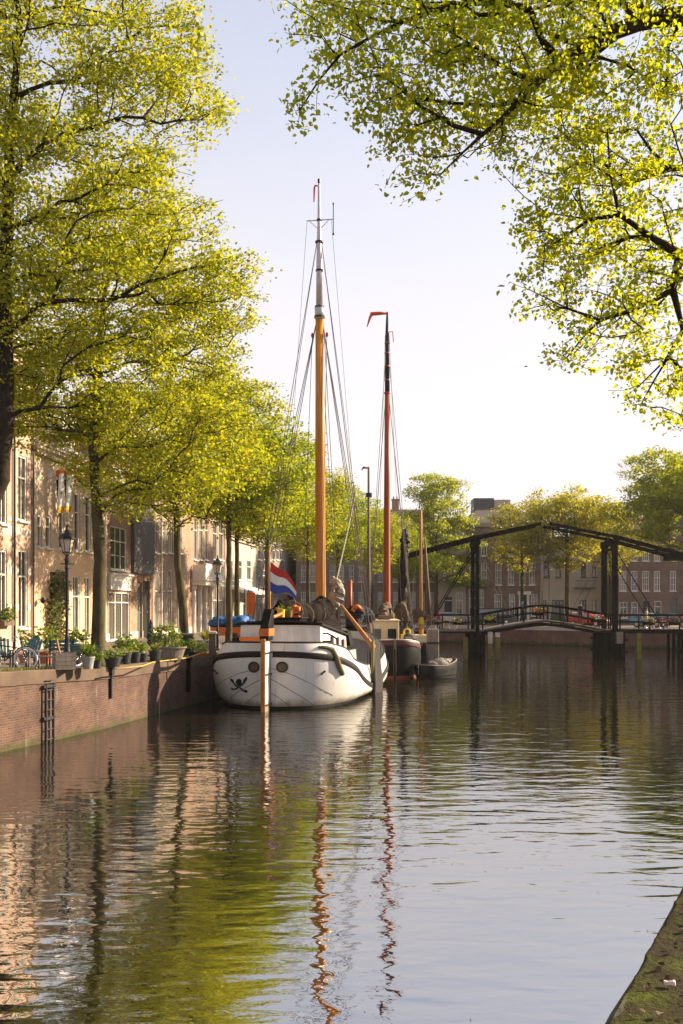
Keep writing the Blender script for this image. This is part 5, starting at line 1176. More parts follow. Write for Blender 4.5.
# towers
for sg in (-1, 1):
    tw = MB(); x = sg * HS; pw = .30 if sg < 0 else .40
    for y in (-DW - .25, DW + .25):
        tw.beam((x, y, .2), (x, y * .94, ZT - .1), pw, pw, up=(1, 0, 0))
        for y2, z2 in ((y * .35, ZT - .35),): tw.beam((x, y * .97, ZT - 1.9), (x, y2, z2), .2, .2, up=(1, 0, 0))
    tw.box((x, 0, ZT - .22), (.42, 2 * DW + 1.3, .42)); tw.box((x, 0, ZT - .75), (.24, 2 * DW + .3, .2))
    to = tw.build('tower', M['darkwood'], br, bevel=.02)
    for y in (-DW * .9, DW * .9):
        # balance beam over the tower: outer end low, inner end high over mid span
        inner = Vector((sg * .32, y, 10.6)); outer = Vector((sg * (HS + 5.6 + (sg > 0) * 1.2), y, 8.1 if sg < 0 else 7.75)); piv = Vector((x, y, ZT + .22))
        mb = MB(); mb.beam(inner, piv, .20, .24); mb.beam(piv + (inner - piv) * -.0, outer, .24, .32); bb_ = mb.build('balance_beam', M['darkwood'], br, bevel=.02)
        mb = MB(); mb.tube([inner + Vector((sg * .12, 0, -.1)), (sg * .25, y, deckz(.25))], .022, 5); mb.build('hanging_rod', M['iron'], br)
        mb = MB(); mb.tube([(x + sg * .2, y, ZT - .9), (x + sg * 3.9, y, ZD + .05)], .055 if sg < 0 else .045, 6); mb.build('stay_rod', M['darkwood'], br)
        mb = MB(); mb.tube([(x - sg * .15, y, ZT - .9), (x - sg * 3.2, y, deckz(x - sg * 3.2) + .05)], .02, 5); mb.build('stay_rod', M['iron'], br)
    mb = MB()
    for k in range(4):
        t = .12 + k * .27; q = Vector((sg * (HS + 5.6 * t), 0, ZT + .2 + (8.05 - ZT - .2) * t)); mb.box(q, (.14, 3.6, .12))
    mb.box((sg * (HS + 5.2), 0, 8.05), (.9, 3.5, .5)) if sg > 0 else None
    for k in range(3): q = Vector((sg * (HS * (1 - .3 * (k + .6))), 0, ZT + .22 + (10.6 - ZT - .22) * .3 * (k + .6))); mb.box(q, (.1, 3.6, .1))
    mb.build('cross_brace', M['darkwood'], br)
# piers
for sg in (-1, 1):
    mb = MB(); xw = sg * HS
    for dx in ((-.75, -.3, .15, .6) if sg > 0 else (-.45, 0, .45)):
        for y in (-DW - .35, -.7, .7, DW + .35): mb.box((xw + dx, y, .45), (.26, .26, 3.1))
    for z in (.55, 1.5): mb.box((xw - .05, -DW - .5, z), (1.9 if sg > 0 else 1.2, .16, .2)); mb.box((xw - .05, DW + .5, z), (1.9 if sg > 0 else 1.2, .16, .2))
    mb.build('pier', M['darkwood'], br)
    bk = MB(); bk.box((xw + (.95 if sg < 0 else .25), -DW - .62, 1.65), (.35 if sg < 0 else .5, .3, .9)); 
    if sg < 0: bk.box((xw + 1.55, -DW - .45, 1.65), (.35, .4, .8))
    bk.build('bearing_block', M['stone'] if sg < 0 else M['greywood'], br)
    for dx in ((-.95, .95, 1.55) if sg < 0 else (1.75,)):
        mb = MB(); mb.box((xw + dx, -DW - .5, .5), (.36, .36, 2.4 if sg < 0 else 3.0)); mb.build('fender_pile', M['slime'], br)
for xo in (HS + 5.2, HS + 12, HS + 18):
    mb = MB()
    mb.box((xo + .85, 0, 1.85), (.3, 2 * DW + .6, .3)); mb.box((xo + .85, 0, .5), (.24, 2 * DW + .5, .2))
    for k in range(5): 
        for y in (-DW - .2, DW + .2): mb.box((xo + k * .42, y, .5), (.2, .24, 3.1))
    for z in (.5, 1.6): mb.box((xo + .85, -DW - .36, z), (2.1, .14, .2))
    mb.build('pier', M['darkwood'], br)
mb = MB()
for y in (-DW, 0, DW): mb.box((LX + 2.4, y, .4), (.28, .28, 3.2))
mb.build('pier', M['darkwood'], br)
BRM = Matrix.Translation(BC) @ Matrix.Rotation(brz2, 4, 'Z')
def onbr(x, y, z=None): return BRM @ Vector((x, y, deckz(x) if z is None else z))

# birds on the left balance beam
def bird_mesh():
    mb = MB(); mb.ball((0, 0, .11), (.16, .075, .08), n=10); mb.ball((.13, 0, .20), (.05, .045, .05)); mb.add([(-.13, -.03, .11), (-.13, .03, .11), (-.31, .035, .06), (-.31, -.035, .06), (-.13, 0, .145)], [(0, 1, 2, 3), (0, 4, 1), (1, 4, 2), (2, 4, 3), (3, 4, 0)])
    mb.tube([(.17, 0, .2), (.22, 0, .185)], [.015, .003], 5); mb.tube([(.02, .03, .05), (.02, .03, -.02)], .008, 4); mb.tube([(.02, -.03, .05), (.02, -.03, -.02)], .008, 4); return mb.mesh('bird', M['iron'], True)
bme = bird_mesh()
for k, lab in ((.36, 'dark bird on the left balance beam, nearest to the tower'), (.54, 'dark bird in the middle of three on the left balance beam'), (.78, 'dark bird on the left balance beam, nearest to mid span')):
    x = -HS + (HS - .32) * k; z = ZT + .22 + (10.6 - ZT - .22) * k + .17; o = link('bird', bme); o.location = onbr(x, -DW * .9, z); o.rotation_euler = (0, 0, .4 + k); o.scale = (1.5,) * 3; tag(o, lab, 'bird', 'birds on the bridge')

# flower boxes on the near railing of the bridge
def flower_box(x, cols, lab, seed):
    p = onbr(x, -DW - .16); t = thing('flower_box', lab, 'flower box', p, brz2, 'flower boxes on the bridge railing')
    MB().box((0, 0, .50), (.9, .24, .22)).build('box', M['darkwood'], t, bevel=.01); rs = np.random.RandomState(seed)
    P = rs.normal(size=(120, 3)) * np.array([.28, .1, .11]) + np.array([0, 0, .74]); V, F = leaves_np(P, .11, rs, 0); link('foliage', np_mesh('foliage', V, F, M['plant']), t)
    for i, c in enumerate(cols):
        mb = MB()
        for _ in range(9): mb.ball((rs.normal() * .27, rs.normal() * .10 - .04, .78 + rs.normal() * .1), .055 + .02 * rs.rand(), n=6, k=4)
        mb.build('blossom', M[c], t)
for x, cols, lab, sd in ((-HS - 3.4, ('orange', 'purple'), 'flower box of orange and purple blossoms at the left end of the bridge railing', 1), (-HS - 1.5, ('yellow', 'purple'), 'flower box of yellow and purple blossoms left of the left bridge tower', 2), (-HS + 1.0, ('yellow', 'yellow'), 'flower box of yellow blossoms right of the left bridge tower', 3),
    (-.6, ('yellow', 'red'), 'flower box of yellow and red blossoms at mid span of the bridge', 4), (HS - 1.4, ('whitecloth', 'red'), 'flower box of white and red blossoms left of the right bridge tower', 5), (HS + 2.6, ('whitecloth', 'yellow'), 'flower box of pale blossoms right of the right bridge tower', 6), (HS + 4.6, ('red', 'purple'), 'flower box of red and purple blossoms at the right end of the railing', 7)):
    flower_box(x, cols, lab, sd)

# ------------------------------------------------------------------ bicycle
def bicycle_parts():
    R = .345
    def wheel():
        t = MB(); t.tube([(R * math.cos(a), 0, R * math.sin(a)) for a in [2 * math.pi * i / 28 for i in range(28)]], .022, 8, closed=True)
        r = MB(); r.tube([((R - .03) * math.cos(a), 0, (R - .03) * math.sin(a)) for a in [2 * math.pi * i / 28 for i in range(28)]], .014, 6, closed=True); r.tube([(0, -.05, 0), (0, .05, 0)], .022, 8)
        for i in range(14):
            a = 2 * math.pi * i / 14; r.tube([(0, .02 * (-1) ** i, 0), ((R - .03) * math.cos(a), 0, (R - .03) * math.sin(a))], .004, 4)
        return t.mesh('tyre', M['whitecloth'], True), r.mesh('rim', M['chrome'], True)
    f = MB(); bb = (-.08, 0, .30); st = (-.22, 0, .86); hd = (.40, 0, .92); hb = (.45, 0, .66); rr = (-.55, 0, R); fr = (.55, 0, R)
    for a, b, r in ((bb, st, .018), (bb, hb, .02), (st, (-.2, 0, .80), .018), ((-.20, 0, .76), hb, .018), (hd, hb, .022), (hb, (.50, .05, .5), .014), (hb, (.50, -.05, .5), .014), ((.50, .05, .5), (.55, .05, R), .012), ((.50, -.05, .5), (.55, -.05, R), .012), (bb, (-.55, .05, R), .012), (bb, (-.55, -.05, R), .012), ((-.2, 0, .80), (-.55, .05, R), .01), ((-.2, 0, .80), (-.55, -.05, R), .01), (hd, (.39, 0, 1.06), .014)):
        f.tube([a, b], r, 8)
    fend = []
    for cx in (-.55, .55): f.tube([(cx + .385 * math.cos(a), 0, R + .385 * math.sin(a)) for a in [math.radians(20 + 130 * i / 10) for i in range(11)]], .018, 5)
    f.box((-.55, 0, .76), (.42, .13, .02)); f.tube([(-.7, .05, .75), (-.55, .05, R)], .007, 5); f.tube([(-.7, -.05, .75), (-.55, -.05, R)], .007, 5); f.tube([(bb[0], -.08, bb[2]), (bb[0], .08, bb[2])], .03, 8); f.box((-.03, .14, .16), (.1, .08, .02)); f.box((-.13, -.14, .44), (.1, .08, .02))
    h = MB(); h.tube([(.22, .30, 1.02), (.32, .27, 1.07), (.39, .1, 1.08), (.39, -.1, 1.08), (.32, -.27, 1.07), (.22, -.30, 1.02)], .013, 7)
    s = MB(); s.ball((-.27, 0, .93), (.14, .09, .035)); s.ball((-.14, 0, .93), (.12, .035, .03))
    l = MB(); l.lathe([(.02, -.05), (.05, 0), (.05, .02), (0, .02)], (.45, 0, .90), 8)
    return wheel(), f.mesh('frame', M['iron'], True), h.mesh('handlebar', M['chrome'], True), s.mesh('saddle', M['rubber'], True), l.mesh('front_lamp', M['chrome'], True)
(ty, ri), fme_, hme, sme, lme = bicycle_parts()
bike_frames = {}
def bicycle(label, loc, rz, lean=.08, group='bicycles by the water', col=None):
    t = thing('bicycle', label, 'bicycle', loc, rz, group); t.rotation_euler = (lean, 0, rz)
    fm = fme_
    if col:
        fm = fme_.copy(); fm.materials[0] = M[col]
    link('frame', fm, t); link('handlebar', hme, t); link('saddle', sme, t); link('front_lamp', lme, t)
    for x in (-.55, .55):
        w = link('wheel', ri, t); w.location = (x, 0, .345); link('tyre', ty, w)
    return t
p = PX(28, 660, 31.0); bicycle('black city bicycle with white tyres standing on the left quay edge', (p.x - .62, 31.0, gz(31)), .08)
bicycle('dark bicycle leaning on the trunk beside the near lamp post', (-9.0, 35.4, gz(35.4)), 1.15, .1)
bicycle('yellow framed bicycle leaning on the left end of the bridge railing', onbr(-HS - 2.4, -DW + .35), brz2 + .05, -.12, col='yellow')
bicycle('blue framed bicycle leaning on the bridge railing left of the left tower', onbr(-HS - 4.6, -DW + .35), brz2 + 3.2, .12, col='tarpblue')
bicycle('red framed bicycle leaning on the bridge railing right of the right tower', onbr(HS + 3.4, -DW + .35), brz2, -.12, col='red')

# ------------------------------------------------------------------ people on the bridge
def person(label, loc, rz, coat, trousers, stride=.16, height=1.75, arm=.1, hair='hair'):
    k = height / 1.75; me = bpy.data.meshes.new('tmp')
    V = [(0, 0, .95), (0, 0, 1.12), (0, .01, 1.30), (0, .0, 1.44), (0, .01, 1.53), (0, .02, 1.60), (0, .02, 1.70),
         (.10, .0, .90), (.11, stride * .55, .50), (.11, stride * .4, .09), (.11, stride * .4 + .15, .04), (-.10, 0, .90), (-.11, -stride * .3, .50), (-.11, -stride * 1.2, .10), (-.11, -stride * 1.2 + .14, .04),
         (.19, 0, 1.40), (.25, -arm, 1.13), (.25, -arm + .12, .90), (.25, -arm + .16, .81), (-.19, 0, 1.40), (-.25, arm * .7, 1.13), (-.25, arm * .7 + .14, .90), (-.25, arm * .7 + .19, .81)]
    R = [.15, .135, .155, .13, .06, .075, .09, .095, .07, .045, .04, .095, .07, .045, .04, .065, .048, .036, .035, .065, .048, .036, .035]
    E = [(0, 1), (1, 2), (2, 3), (3, 4), (4, 5), (5, 6), (0, 7), (7, 8), (8, 9), (9, 10), (0, 11), (11, 12), (12, 13), (13, 14), (3, 15), (15, 16), (16, 17), (17, 18), (3, 19), (19, 20), (20, 21), (21, 22)]
    me.from_pydata([(x * k, y * k, z * k) for x, y, z in V], E, []); o = bpy.data.objects.new('tmp', me); COL.objects.link(o)
    sk = o.modifiers.new('skin', 'SKIN'); sub = o.modifiers.new('sub', 'SUBSURF'); sub.levels = 1; sub.render_levels = 1
    for i, r in enumerate(R): me.skin_vertices[0].data[i].radius = (r * k, r * k * (.8 if i in (0, 1, 2, 3) else 1))
    me.skin_vertices[0].data[0].use_root = True
    dg = bpy.context.evaluated_depsgraph_get(); ev = o.evaluated_get(dg); body = bpy.data.meshes.new_from_object(ev); body.name = 'person'; bpy.data.objects.remove(o)
    for mt in (M[coat], M[trousers], M['skin'], M['rubber']): body.materials.append(mt)
    for pl in body.polygons:
        z = pl.center.z / k; x = abs(pl.center.x) / k; pl.use_smooth = True
        pl.material_index = 2 if z > 1.49 or (x > .2 and z < .93) else (3 if z < .11 else (1 if z < .92 and x < .2 else 0))
    t = link('person', body); tag(t, label, 'person'); t.location = loc; t.rotation_euler = (0, 0, rz)
    h = MB(); h.ball((0, -.005 * k, 1.72 * k), (.10 * k, .115 * k, .10 * k), n=12, k=8); h.v = [(x, y - .02 * (z < 1.7 * k), max(z, 1.64 * k)) for x, y, z in h.v]; h.build('hair', M[hair], t, smooth=True)
    f = MB(); f.ball((0, .115 * k, 1.655 * k), (.014, .02, .022), n=6, k=4); f.build('nose', M['skin'], t)
    e = MB(); e.ball((.035, .10 * k, 1.68 * k), .011, n=6, k=4); e.ball((-.035, .10 * k, 1.68 * k), .011, n=6, k=4); e.build('eyes', M['hair'], t)
    return t
person('person in a blue jacket walking over the middle of the bridge', onbr(-1.7, -.9), brz2 - math.pi / 2, 'tarpblue', 'navy')
person('person in a red coat on the left approach of the bridge', onbr(-HS - 2.9, .4), brz2 + math.pi / 2, 'red', 'navy', .1, 1.68)
person('person in dark clothes standing left of the right bridge tower', onbr(HS - 2.4, -.6), brz2 + 2.6, 'navy', 'rubber', .05)
person('person in a pale jacket walking right of the right bridge tower', onbr(HS + 3.0, .3), brz2 - 1.4, 'creampaint', 'navy', .18, 1.7)
person('person in a purple coat near the right end of the bridge', onbr(HS + 6.3, -.2), brz2 + 1.6, 'purple', 'rubber', .14, 1.66)

# ------------------------------------------------------------------ parked cars on the far quay
def car_meshes(col, L=4.1, W=1.7, Hc=1.46, van=False):
    if van: prof = [(-2.1, .35), (-2.12, .8), (-2.05, 1.9), (1.1, 1.95), (1.6, 1.15), (2.05, 1.0), (2.15, .6), (2.1, .32)]; gl = [(-1.9, 1.2), (-1.85, 1.75), (1.05, 1.8), (1.45, 1.2)]
    else: prof = [(-2.0, .35), (-2.05, .7), (-1.95, .95), (-1.55, Hc - .05), (-.3, Hc), (.45, Hc - .1), (1.1, .98), (1.85, .84), (2.05, .62), (2.03, .32)]; gl = [(-1.62, 1.0), (-1.42, Hc - .12), (-.3, Hc - .07), (.4, Hc - .16), (.92, 1.0)]
    b = MB(); n = len(prof); vs = []
    for y, ins in ((-W / 2, 1), (W / 2, 1)):
        for x, z in prof: vs.append((x, y * (1 - .16 * max(0, (z - .9)) / .6), z))
    b.add(vs, [tuple(range(n)), tuple(range(2 * n - 1, n - 1, -1))] + [(i, n + i, n + (i + 1) % n, (i + 1) % n) for i in range(n)])
    g = MB(); k = len(gl)
    for sg in (-1, 1): g.add([(x, sg * (W / 2 * (1 - .16 * max(0, z - .9) / .6) + .008), z) for x, z in gl], [tuple(range(k)) if sg > 0 else tuple(range(k - 1, -1, -1))])
    fz = prof[4:7] if not van else prof[3:5]
    a, c = (fz[1], fz[2]) if not van else (fz[0], fz[1]); wd = W * .40
    g.add([(a[0] + .02, -wd * .92, a[1] - .05), (a[0] + .02, wd * .92, a[1] - .05), (c[0] + .0, wd * 1.05, c[1] + .06), (c[0], -wd * 1.05, c[1] + .06)], [(0, 1, 2, 3)])
    a, c = (prof[3], prof[2]) if not van else (prof[2], prof[1]); g.add([(a[0] - .02, -wd * .9, a[1] - .08), (a[0] - .02, wd * .9, a[1] - .08), (c[0] + .03, wd, c[1] + .12 + .5 * van), (c[0] + .03, -wd, c[1] + .12 + .5 * van)], [(3, 2, 1, 0)])
    return b.mesh('body', col), g.mesh('windows', M['glass'])
whm = MB(); whm.lathe([(.0, -.1), (.3, -.1), (.32, -.06), (.32, .06), (.3, .1), (0, .1)], n=18); wheel_me = whm.mesh('wheel', M['rubber'], True)
rim_m = MB(); rim_m.lathe([(0, -.115), (.19, -.11), (.2, -.09)], n=12); rim_m.lathe([(.2, .09), (.19, .11), (0, .115)], n=12); rim_me = rim_m.mesh('rim', M['chrome'])
lm = MB(); lm.box((0, 0, 0), (.06, .32, .14)); lamp_me = lm.mesh('headlight', M['whitecloth']); lm = MB(); lm.box((0, 0, 0), (.06, .26, .18)); tail_me = lm.mesh('tail_light', M['red'])
def car(label, loc, rz, col, van=False):
    t = thing('parked_van' if van else 'parked_car', label, 'van' if van else 'car', loc, rz, 'vehicles parked on the far quay'); b, g = car_meshes(col, van=van); link('body', b, t, .05); link('windows', g, t)
    for x in (-1.3, 1.3):
        for y in (-.78, .78):
            w = link('wheel', wheel_me, t); w.location = (x, y, .32); w.rotation_euler = (math.pi / 2, 0, 0); link('rim', rim_me, w)
    for y in (-.6, .6): a = link('headlight', lamp_me, t); a.location = (2.05, y, .66); a = link('tail_light', tail_me, t); a.location = (-2.03, y, .78)
    return t
paint = lambda n, c: mat(n, c, .3, .05, 1, .2, spec=.6)
def cq(px, D): return ((px - 341.5) / 1000 * D, D, 1.93)
car('dark van parked before the brown house right of the left bridge tower', cq(493, 113.5), .1, paint('black_car_paint', (.015, .016, .02)), True)
car('dark green van parked behind the middle of the bridge', cq(561, 108.5), 1.2, paint('green_car_paint', (.02, .035, .03)), True)
car('white car parked on the far quay left of the right bridge tower', cq(577, 107.8), -.7, paint('white_car_paint', (.6, .6, .6)))
car('red car parked on the far quay beside the white car', cq(588, 105.4), -.7, paint('red_car_paint', (.4, .02, .02)))
car('pale blue car parked behind the right end of the bridge', cq(652, 102.0), -.6, paint('blue_car_paint', (.12, .25, .36)))
car('dark grey car parked under the big dark green tree', cq(672, 100.5), -.6, paint('grey_car_paint', (.05, .055, .06)))
car('silver car parked before the pale house with the arched door', cq(452, 117.6), .05, paint('silver_car_paint', (.4, .4, .42)))

# ------------------------------------------------------------------ lamp posts on the left quay
def lamp_post(label, loc, H=4.05):
    t = thing('street_lamp', label, 'street lamp', loc, .3, 'lamp posts on the left quay'); k = H - .95
    MB().lathe([(.16, 0), (.16, .1), (.12, .16), (.13, .5), (.10, .6), (.075, .95), (.085, 1.0), (.055, 1.08), (.05, k - .5), (.085, k - .45), (.06, k - .38), (.075, k - .22), (.1, k - .16), (.05, k - .08), (.07, k)], n=14).build('post', M['iron'], t, smooth=True)
    q = MB(); 
    for sg in (0, 1): q.tube([((-.22 if sg == 0 else 0), (0 if sg == 0 else -.22), k - .3), ((.22 if sg == 0 else 0), (0 if sg == 0 else .22), k - .3)], .018, 6)
    for j in range(4): a = j * math.pi / 2; q.tube([(.03 * math.cos(a), .03 * math.sin(a), k), (.16 * math.cos(a), .16 * math.sin(a), k + .09)], .015, 5)
    q.build('bracket', M['iron'], t)
    g = MB(); g.lathe([(.13, k + .08), (.235, k + .52)], n=6); g.build('lantern_glass', mat('lantern_glass', (.50, .42, .30), .25, .1, 3), t)
    f = MB()
    for j in range(6): a = j * math.pi / 3; f.tube([(.133 * math.cos(a), .133 * math.sin(a), k + .08), (.24 * math.cos(a), .24 * math.sin(a), k + .52)], .013, 5)
    f.lathe([(.15, k + .06), (.145, k + .1)], n=6); f.build('lantern_frame', M['iron'], t)
    MB().lathe([(.29, k + .51), (.27, k + .55), (.15, k + .70), (.085, k + .74), (.095, k + .79), (.05, k + .82), (.03, k + .90), (.045, k + .93), (.01, k + .99), (0, k + 1.0)], n=6).build('lantern_cap', M['iron'], t)
    return t
p = PX(67, 650, 33.0); lamp_post('black cast iron street lamp with a lantern near the bicycle', (p.x, 33.0, gz(33)), ZY(526, 33) - gz(33))
p = PX(217.5, 640, 50.0); lamp_post('street lamp half hidden behind the two slim trunks left of the barge', (p.x, 50.0, gz(50)), ZY(556, 50) - gz(50))

# ------------------------------------------------------------------ things on the left quay
def foliage(t, seed, blobs, n, size, m=None, name='foliage', droop=0.0, arch=0.0):
    rs = np.random.RandomState(seed); out = []
    vol = np.array([b[3] * b[4] * b[5] for b in blobs]); vol = vol / vol.sum()
    for b, v in zip(blobs, vol):
        k = max(8, int(n * v)); d = rs.normal(size=(k, 3)); d /= np.linalg.norm(d, axis=1, keepdims=True); out.append(np.array(b[:3]) + d * rs.uniform(.35, 1, (k, 1)) * np.array(b[3:6]) * (1 + .15 * np.sin(d[:, :1] * 9 + seed)))
    P = np.concatenate(out); P[:, 2] = np.maximum(P[:, 2], .05); V, F = leaves_np(P, size, rs, droop); return link(name, np_mesh(name, V, F, m or M['plant']), t)
def blades(t, seed, c, n, length, spread, m=None, w=.03, name='foliage'):
    rs = np.random.RandomState(seed); V = []; F = []
    for i in range(n):
        a = rs.uniform(0, 2 * math.pi); L = length * rs.uniform(.6, 1.1); d = Vector((math.cos(a), math.sin(a), 0)); sd = Vector((-d.y, d.x, 0)) * w; b = Vector(c) + d * rs.uniform(0, .08); o = len(V); out_ = spread * rs.uniform(.3, 1)
        for k in range(4):
            u = k / 3; q = b + d * (out_ * L * u) + Vector((0, 0, L * (u * .95 - .55 * out_ * u * u))); s2 = sd * (1 - u * .9); V += [tuple(q - s2), tuple(q + s2)]
        F += [(o + 2 * k, o + 2 * k + 1, o + 2 * k + 3, o + 2 * k + 2) for k in range(3)]
    return link(name, np_mesh(name, V, F, m or M['plant']), t)
def pot(t, r, h, m, sq=False):
    q = MB()
    if sq: q.box((0, 0, h / 2), (2 * r, 2 * r, h), taper=1.06); q.box((0, 0, h - .02), (2.2 * r, 2.2 * r, .06))
    else: q.lathe([(r * .72, 0), (r * .97, h * .86), (r * 1.06, h * .86), (r * 1.06, h), (r * .9, h), (r * .88, h * .9), (0, h * .88)], n=18)
    q.build('pot', m, t, smooth=False)
def qp(px, off=None, Y=None):         # a place on the quay: image column and distance
    return ((px - 341.5) / 1000 * Y, Y, gz(Y))
def potted(label, px, Y, r, h, m, fol, cat='pot plant', name='potted_plant', sq=False):
    t = thing(name, label, cat, qp(px, Y=Y), 0, 'pot plants on the left quay'); pot(t, r, h, m, sq); fol(t, r, h); return t
potted('broad leaved plant in a pale zinc tub right of the wooden crate', 88, 31.9, .21, .40, M['greypot'], lambda t, r, h: (blades(t, 1, (0, 0, h), 60, .62, .95, w=.05), foliage(t, 2, [(0, 0, h + .18, .32, .3, .2)], 90, .14)))
potted('low leafy plant in a black pot right of the zinc tub', 97, 32.4, .17, .26, M['blackpot'], lambda t, r, h: foliage(t, 3, [(0, 0, h + .12, .34, .3, .2)], 160, .12))
potted('trailing green plant in a wide black tub before the trunk of the second tree', 113, 34.2, .30, .32, M['blackpot'], lambda t, r, h: foliage(t, 4, [(0, 0, h + .12, .45, .34, .22)], 200, .12))
potted('bushy light green plant in a black pot left of the black bucket pots', 125, 36.2, .24, .42, M['blackpot'], lambda t, r, h: foliage(t, 5, [(-.05, 0, h + .35, .45, .4, .36)], 300, .13))
potted('light green shrub in a black pot right of the light green plant', 135, 37.0, .22, .42, M['blackpot'], lambda t, r, h: foliage(t, 6, [(0, 0, h + .22, .38, .35, .26)], 220, .12))
potted('small dark plant in a black pot between the shrubs on the quay edge', 143, 37.6, .18, .36, M['blackpot'], lambda t, r, h: foliage(t, 7, [(0, 0, h + .2, .3, .3, .24)], 150, .11))
potted('pale clipped grass in a tall black pot on the quay edge', 155, 38.4, .25, .48, M['blackpot'], lambda t, r, h: blades(t, 8, (0, 0, h - .02), 140, .32, .8, M['grass'], .02))
potted('small red flowering plant in a terracotta pot beside the stone bollard', 201, 43.6, .24, .26, M['terracotta'], lambda t, r, h: (foliage(t, 9, [(0, 0, h + .15, .3, .28, .24)], 150, .11)))
potted('leafy plant in a black pot beside the terracotta pot', 192, 43.0, .2, .25, M['blackpot'], lambda t, r, h: foliage(t, 10, [(0, 0, h + .3, .3, .28, .36)], 150, .12))
potted('tall loose plant in a hidden pot behind the bicycle', 25, 37.5, .25, .35, M['terracotta'], lambda t, r, h: foliage(t, 12, [(0, 0, h + .6, .35, .3, .45), (.2, 0, h + .3, .3, .3, .3)], 200, .13))
potted('large leafy yellow green plant left of the near street lamp', 44, 37.0, .32, .45, M['terracotta'], lambda t, r, h: foliage(t, 13, [(0, 0, h + .5, .55, .45, .5), (.35, 0, h + .25, .35, .3, .3), (-.4, 0, h + .3, .35, .3, .35)], 420, .14))
potted('round leaved plant on a stand right of the near street lamp', 77, 36.5, .25, .75, M['blackpot'], lambda t, r, h: foliage(t, 14, [(0, 0, h + .25, .48, .36, .3)], 280, .13))
potted('grassy plant in a grey box before the white balcony house', 206, 50.5, .5, .5, M['greypot'], lambda t, r, h: blades(t, 15, (0, 0, h - .05), 160, .8, .8, M['grass'], .03), sq=True)
# stone trough with low plants
t = thing('planter_trough', 'long grey stone trough with low plants under the round shrub', 'planter', qp(170, Y=40.2), .3); mb = MB(); mb.lathe([(.42, 0), (.5, .1), (.62, .48), (.68, .5), (.68, .56), (.56, .56), (.55, .5), (0, .48)], n=20); mb.v = [(x, y * .55, z) for x, y, z in mb.v]; mb.build('trough', M['greywood'], t); foliage(t, 16, [(-.35, 0, .62, .22, .2, .22), (.05, 0, .6, .2, .2, .14), (.4, 0, .64, .24, .2, .24)], 220, .10)
# round shrub
t = thing('round_shrub', 'big round green shrub in a tub beside the navy parasol', 'shrub', qp(165, Y=42.3), 0); pot(t, .35, .4, M['blackpot']); foliage(t, 17, [(0, 0, 1.0, .68, .6, .55), (-.35, 0, .75, .35, .35, .35), (.4, 0, .8, .35, .35, .4)], 900, .12); q = MB(); q.tube([(0, 0, .3), (0, .02, .95)], [.05, .03], 7); q.build('stem', M['bark'], t)
# folded parasol
t = thing('parasol', 'folded navy parasol standing left of the round shrub', 'parasol', qp(151, Y=44), 0); q = MB(); q.lathe([(.22, 0), (.22, .06), (.05, .08), (.03, .12), (.03, 1.0)], n=12); q.build('stand', M['iron'], t); mb = cloth_bundle([(0, 0, .45), (0, 0, .8), (0, 0, 1.3), (0, 0, 1.62)], [.16, .20, .11, .02], 3); mb.build('canopy', M['navy'], t, smooth=True)
# wooden crate planter
t = thing('wooden_crate', 'weathered wooden crate standing at the foot of the street lamp', 'crate', qp(64, Y=31.4), .45); q = MB()
for k in range(4): z = .07 + k * .135; [q.box((0, sg * .30, z), (.62, .025, .125)) for sg in (-1, 1)]; [q.box((sg * .30, 0, z), (.025, .57, .125)) for sg in (-1, 1)]
q.box((0, 0, .03), (.56, .56, .03)); q.build('boards', M['greywood'], t); q = MB(); [q.box((sx * .275, sy * .275, .29), (.05, .05, .58)) for sx in (-1, 1) for sy in (-1, 1)]; q.build('corner_posts', M['oldwood'], t); q = MB(); q.tube([(-.1, 0, .4), (-.22, .0, .95)], .03, 6); q.build('stake', M['sparwood'], t)
# small bench by the crate, blue table
t = thing('garden_table', 'blue painted garden table between the street lamp and the second tree', 'table', qp(87, Y=34.6), .1); q = MB(); [q.box((0, -.3 + k * .12, .72), (1.0, .10, .035)) for k in range(6)]; q.build('tabletop', M['teal'], t, bevel=.008)
for sx in (-1, 1):
    for sy in (-1, 1): q = MB(); q.beam((sx * .42, sy * .24, .70), (sx * .46, sy * .27, 0), .05, .05); q.build('leg', M['teal'], t)
q = MB(); q.box((0, -.26, .62), (.86, .03, .14)); q.box((0, .26, .62), (.86, .03, .14)); q.build('apron', M['teal'], t)
t = thing('garden_bench', 'dark teal garden bench behind the wooden crate', 'bench', qp(60, Y=34.8), .05); q = MB(); [q.box((0, -.18 + k * .12, .44), (.9, .10, .03)) for k in range(4)]; q.build('seat', M['teal'], t); q = MB(); [q.box((0, .24 + .02 * k, .58 + .13 * k), (.9, .03, .10)) for k in range(3)]; q.build('backrest', M['teal'], t)
for sx in (-1, 1):
    q = MB(); q.beam((sx * .4, -.2, .44), (sx * .4, -.22, 0), .05, .05); q.build('leg', M['iron'], t); q = MB(); q.beam((sx * .4, .28, .92), (sx * .4, .2, 0), .05, .05); q.build('leg', M['iron'], t)
t = thing('plank_bench', 'low plank bench between the bicycle and the wooden crate', 'bench', qp(48, Y=32.6), .05); MB().box((0, 0, .38), (1.05, .3, .05)).build('seat', M['greywood'], t); [MB().box((sx * .42, 0, .18), (.06, .26, .355)).build('leg', M['oldwood'], t) for sx in (-1, 1)]
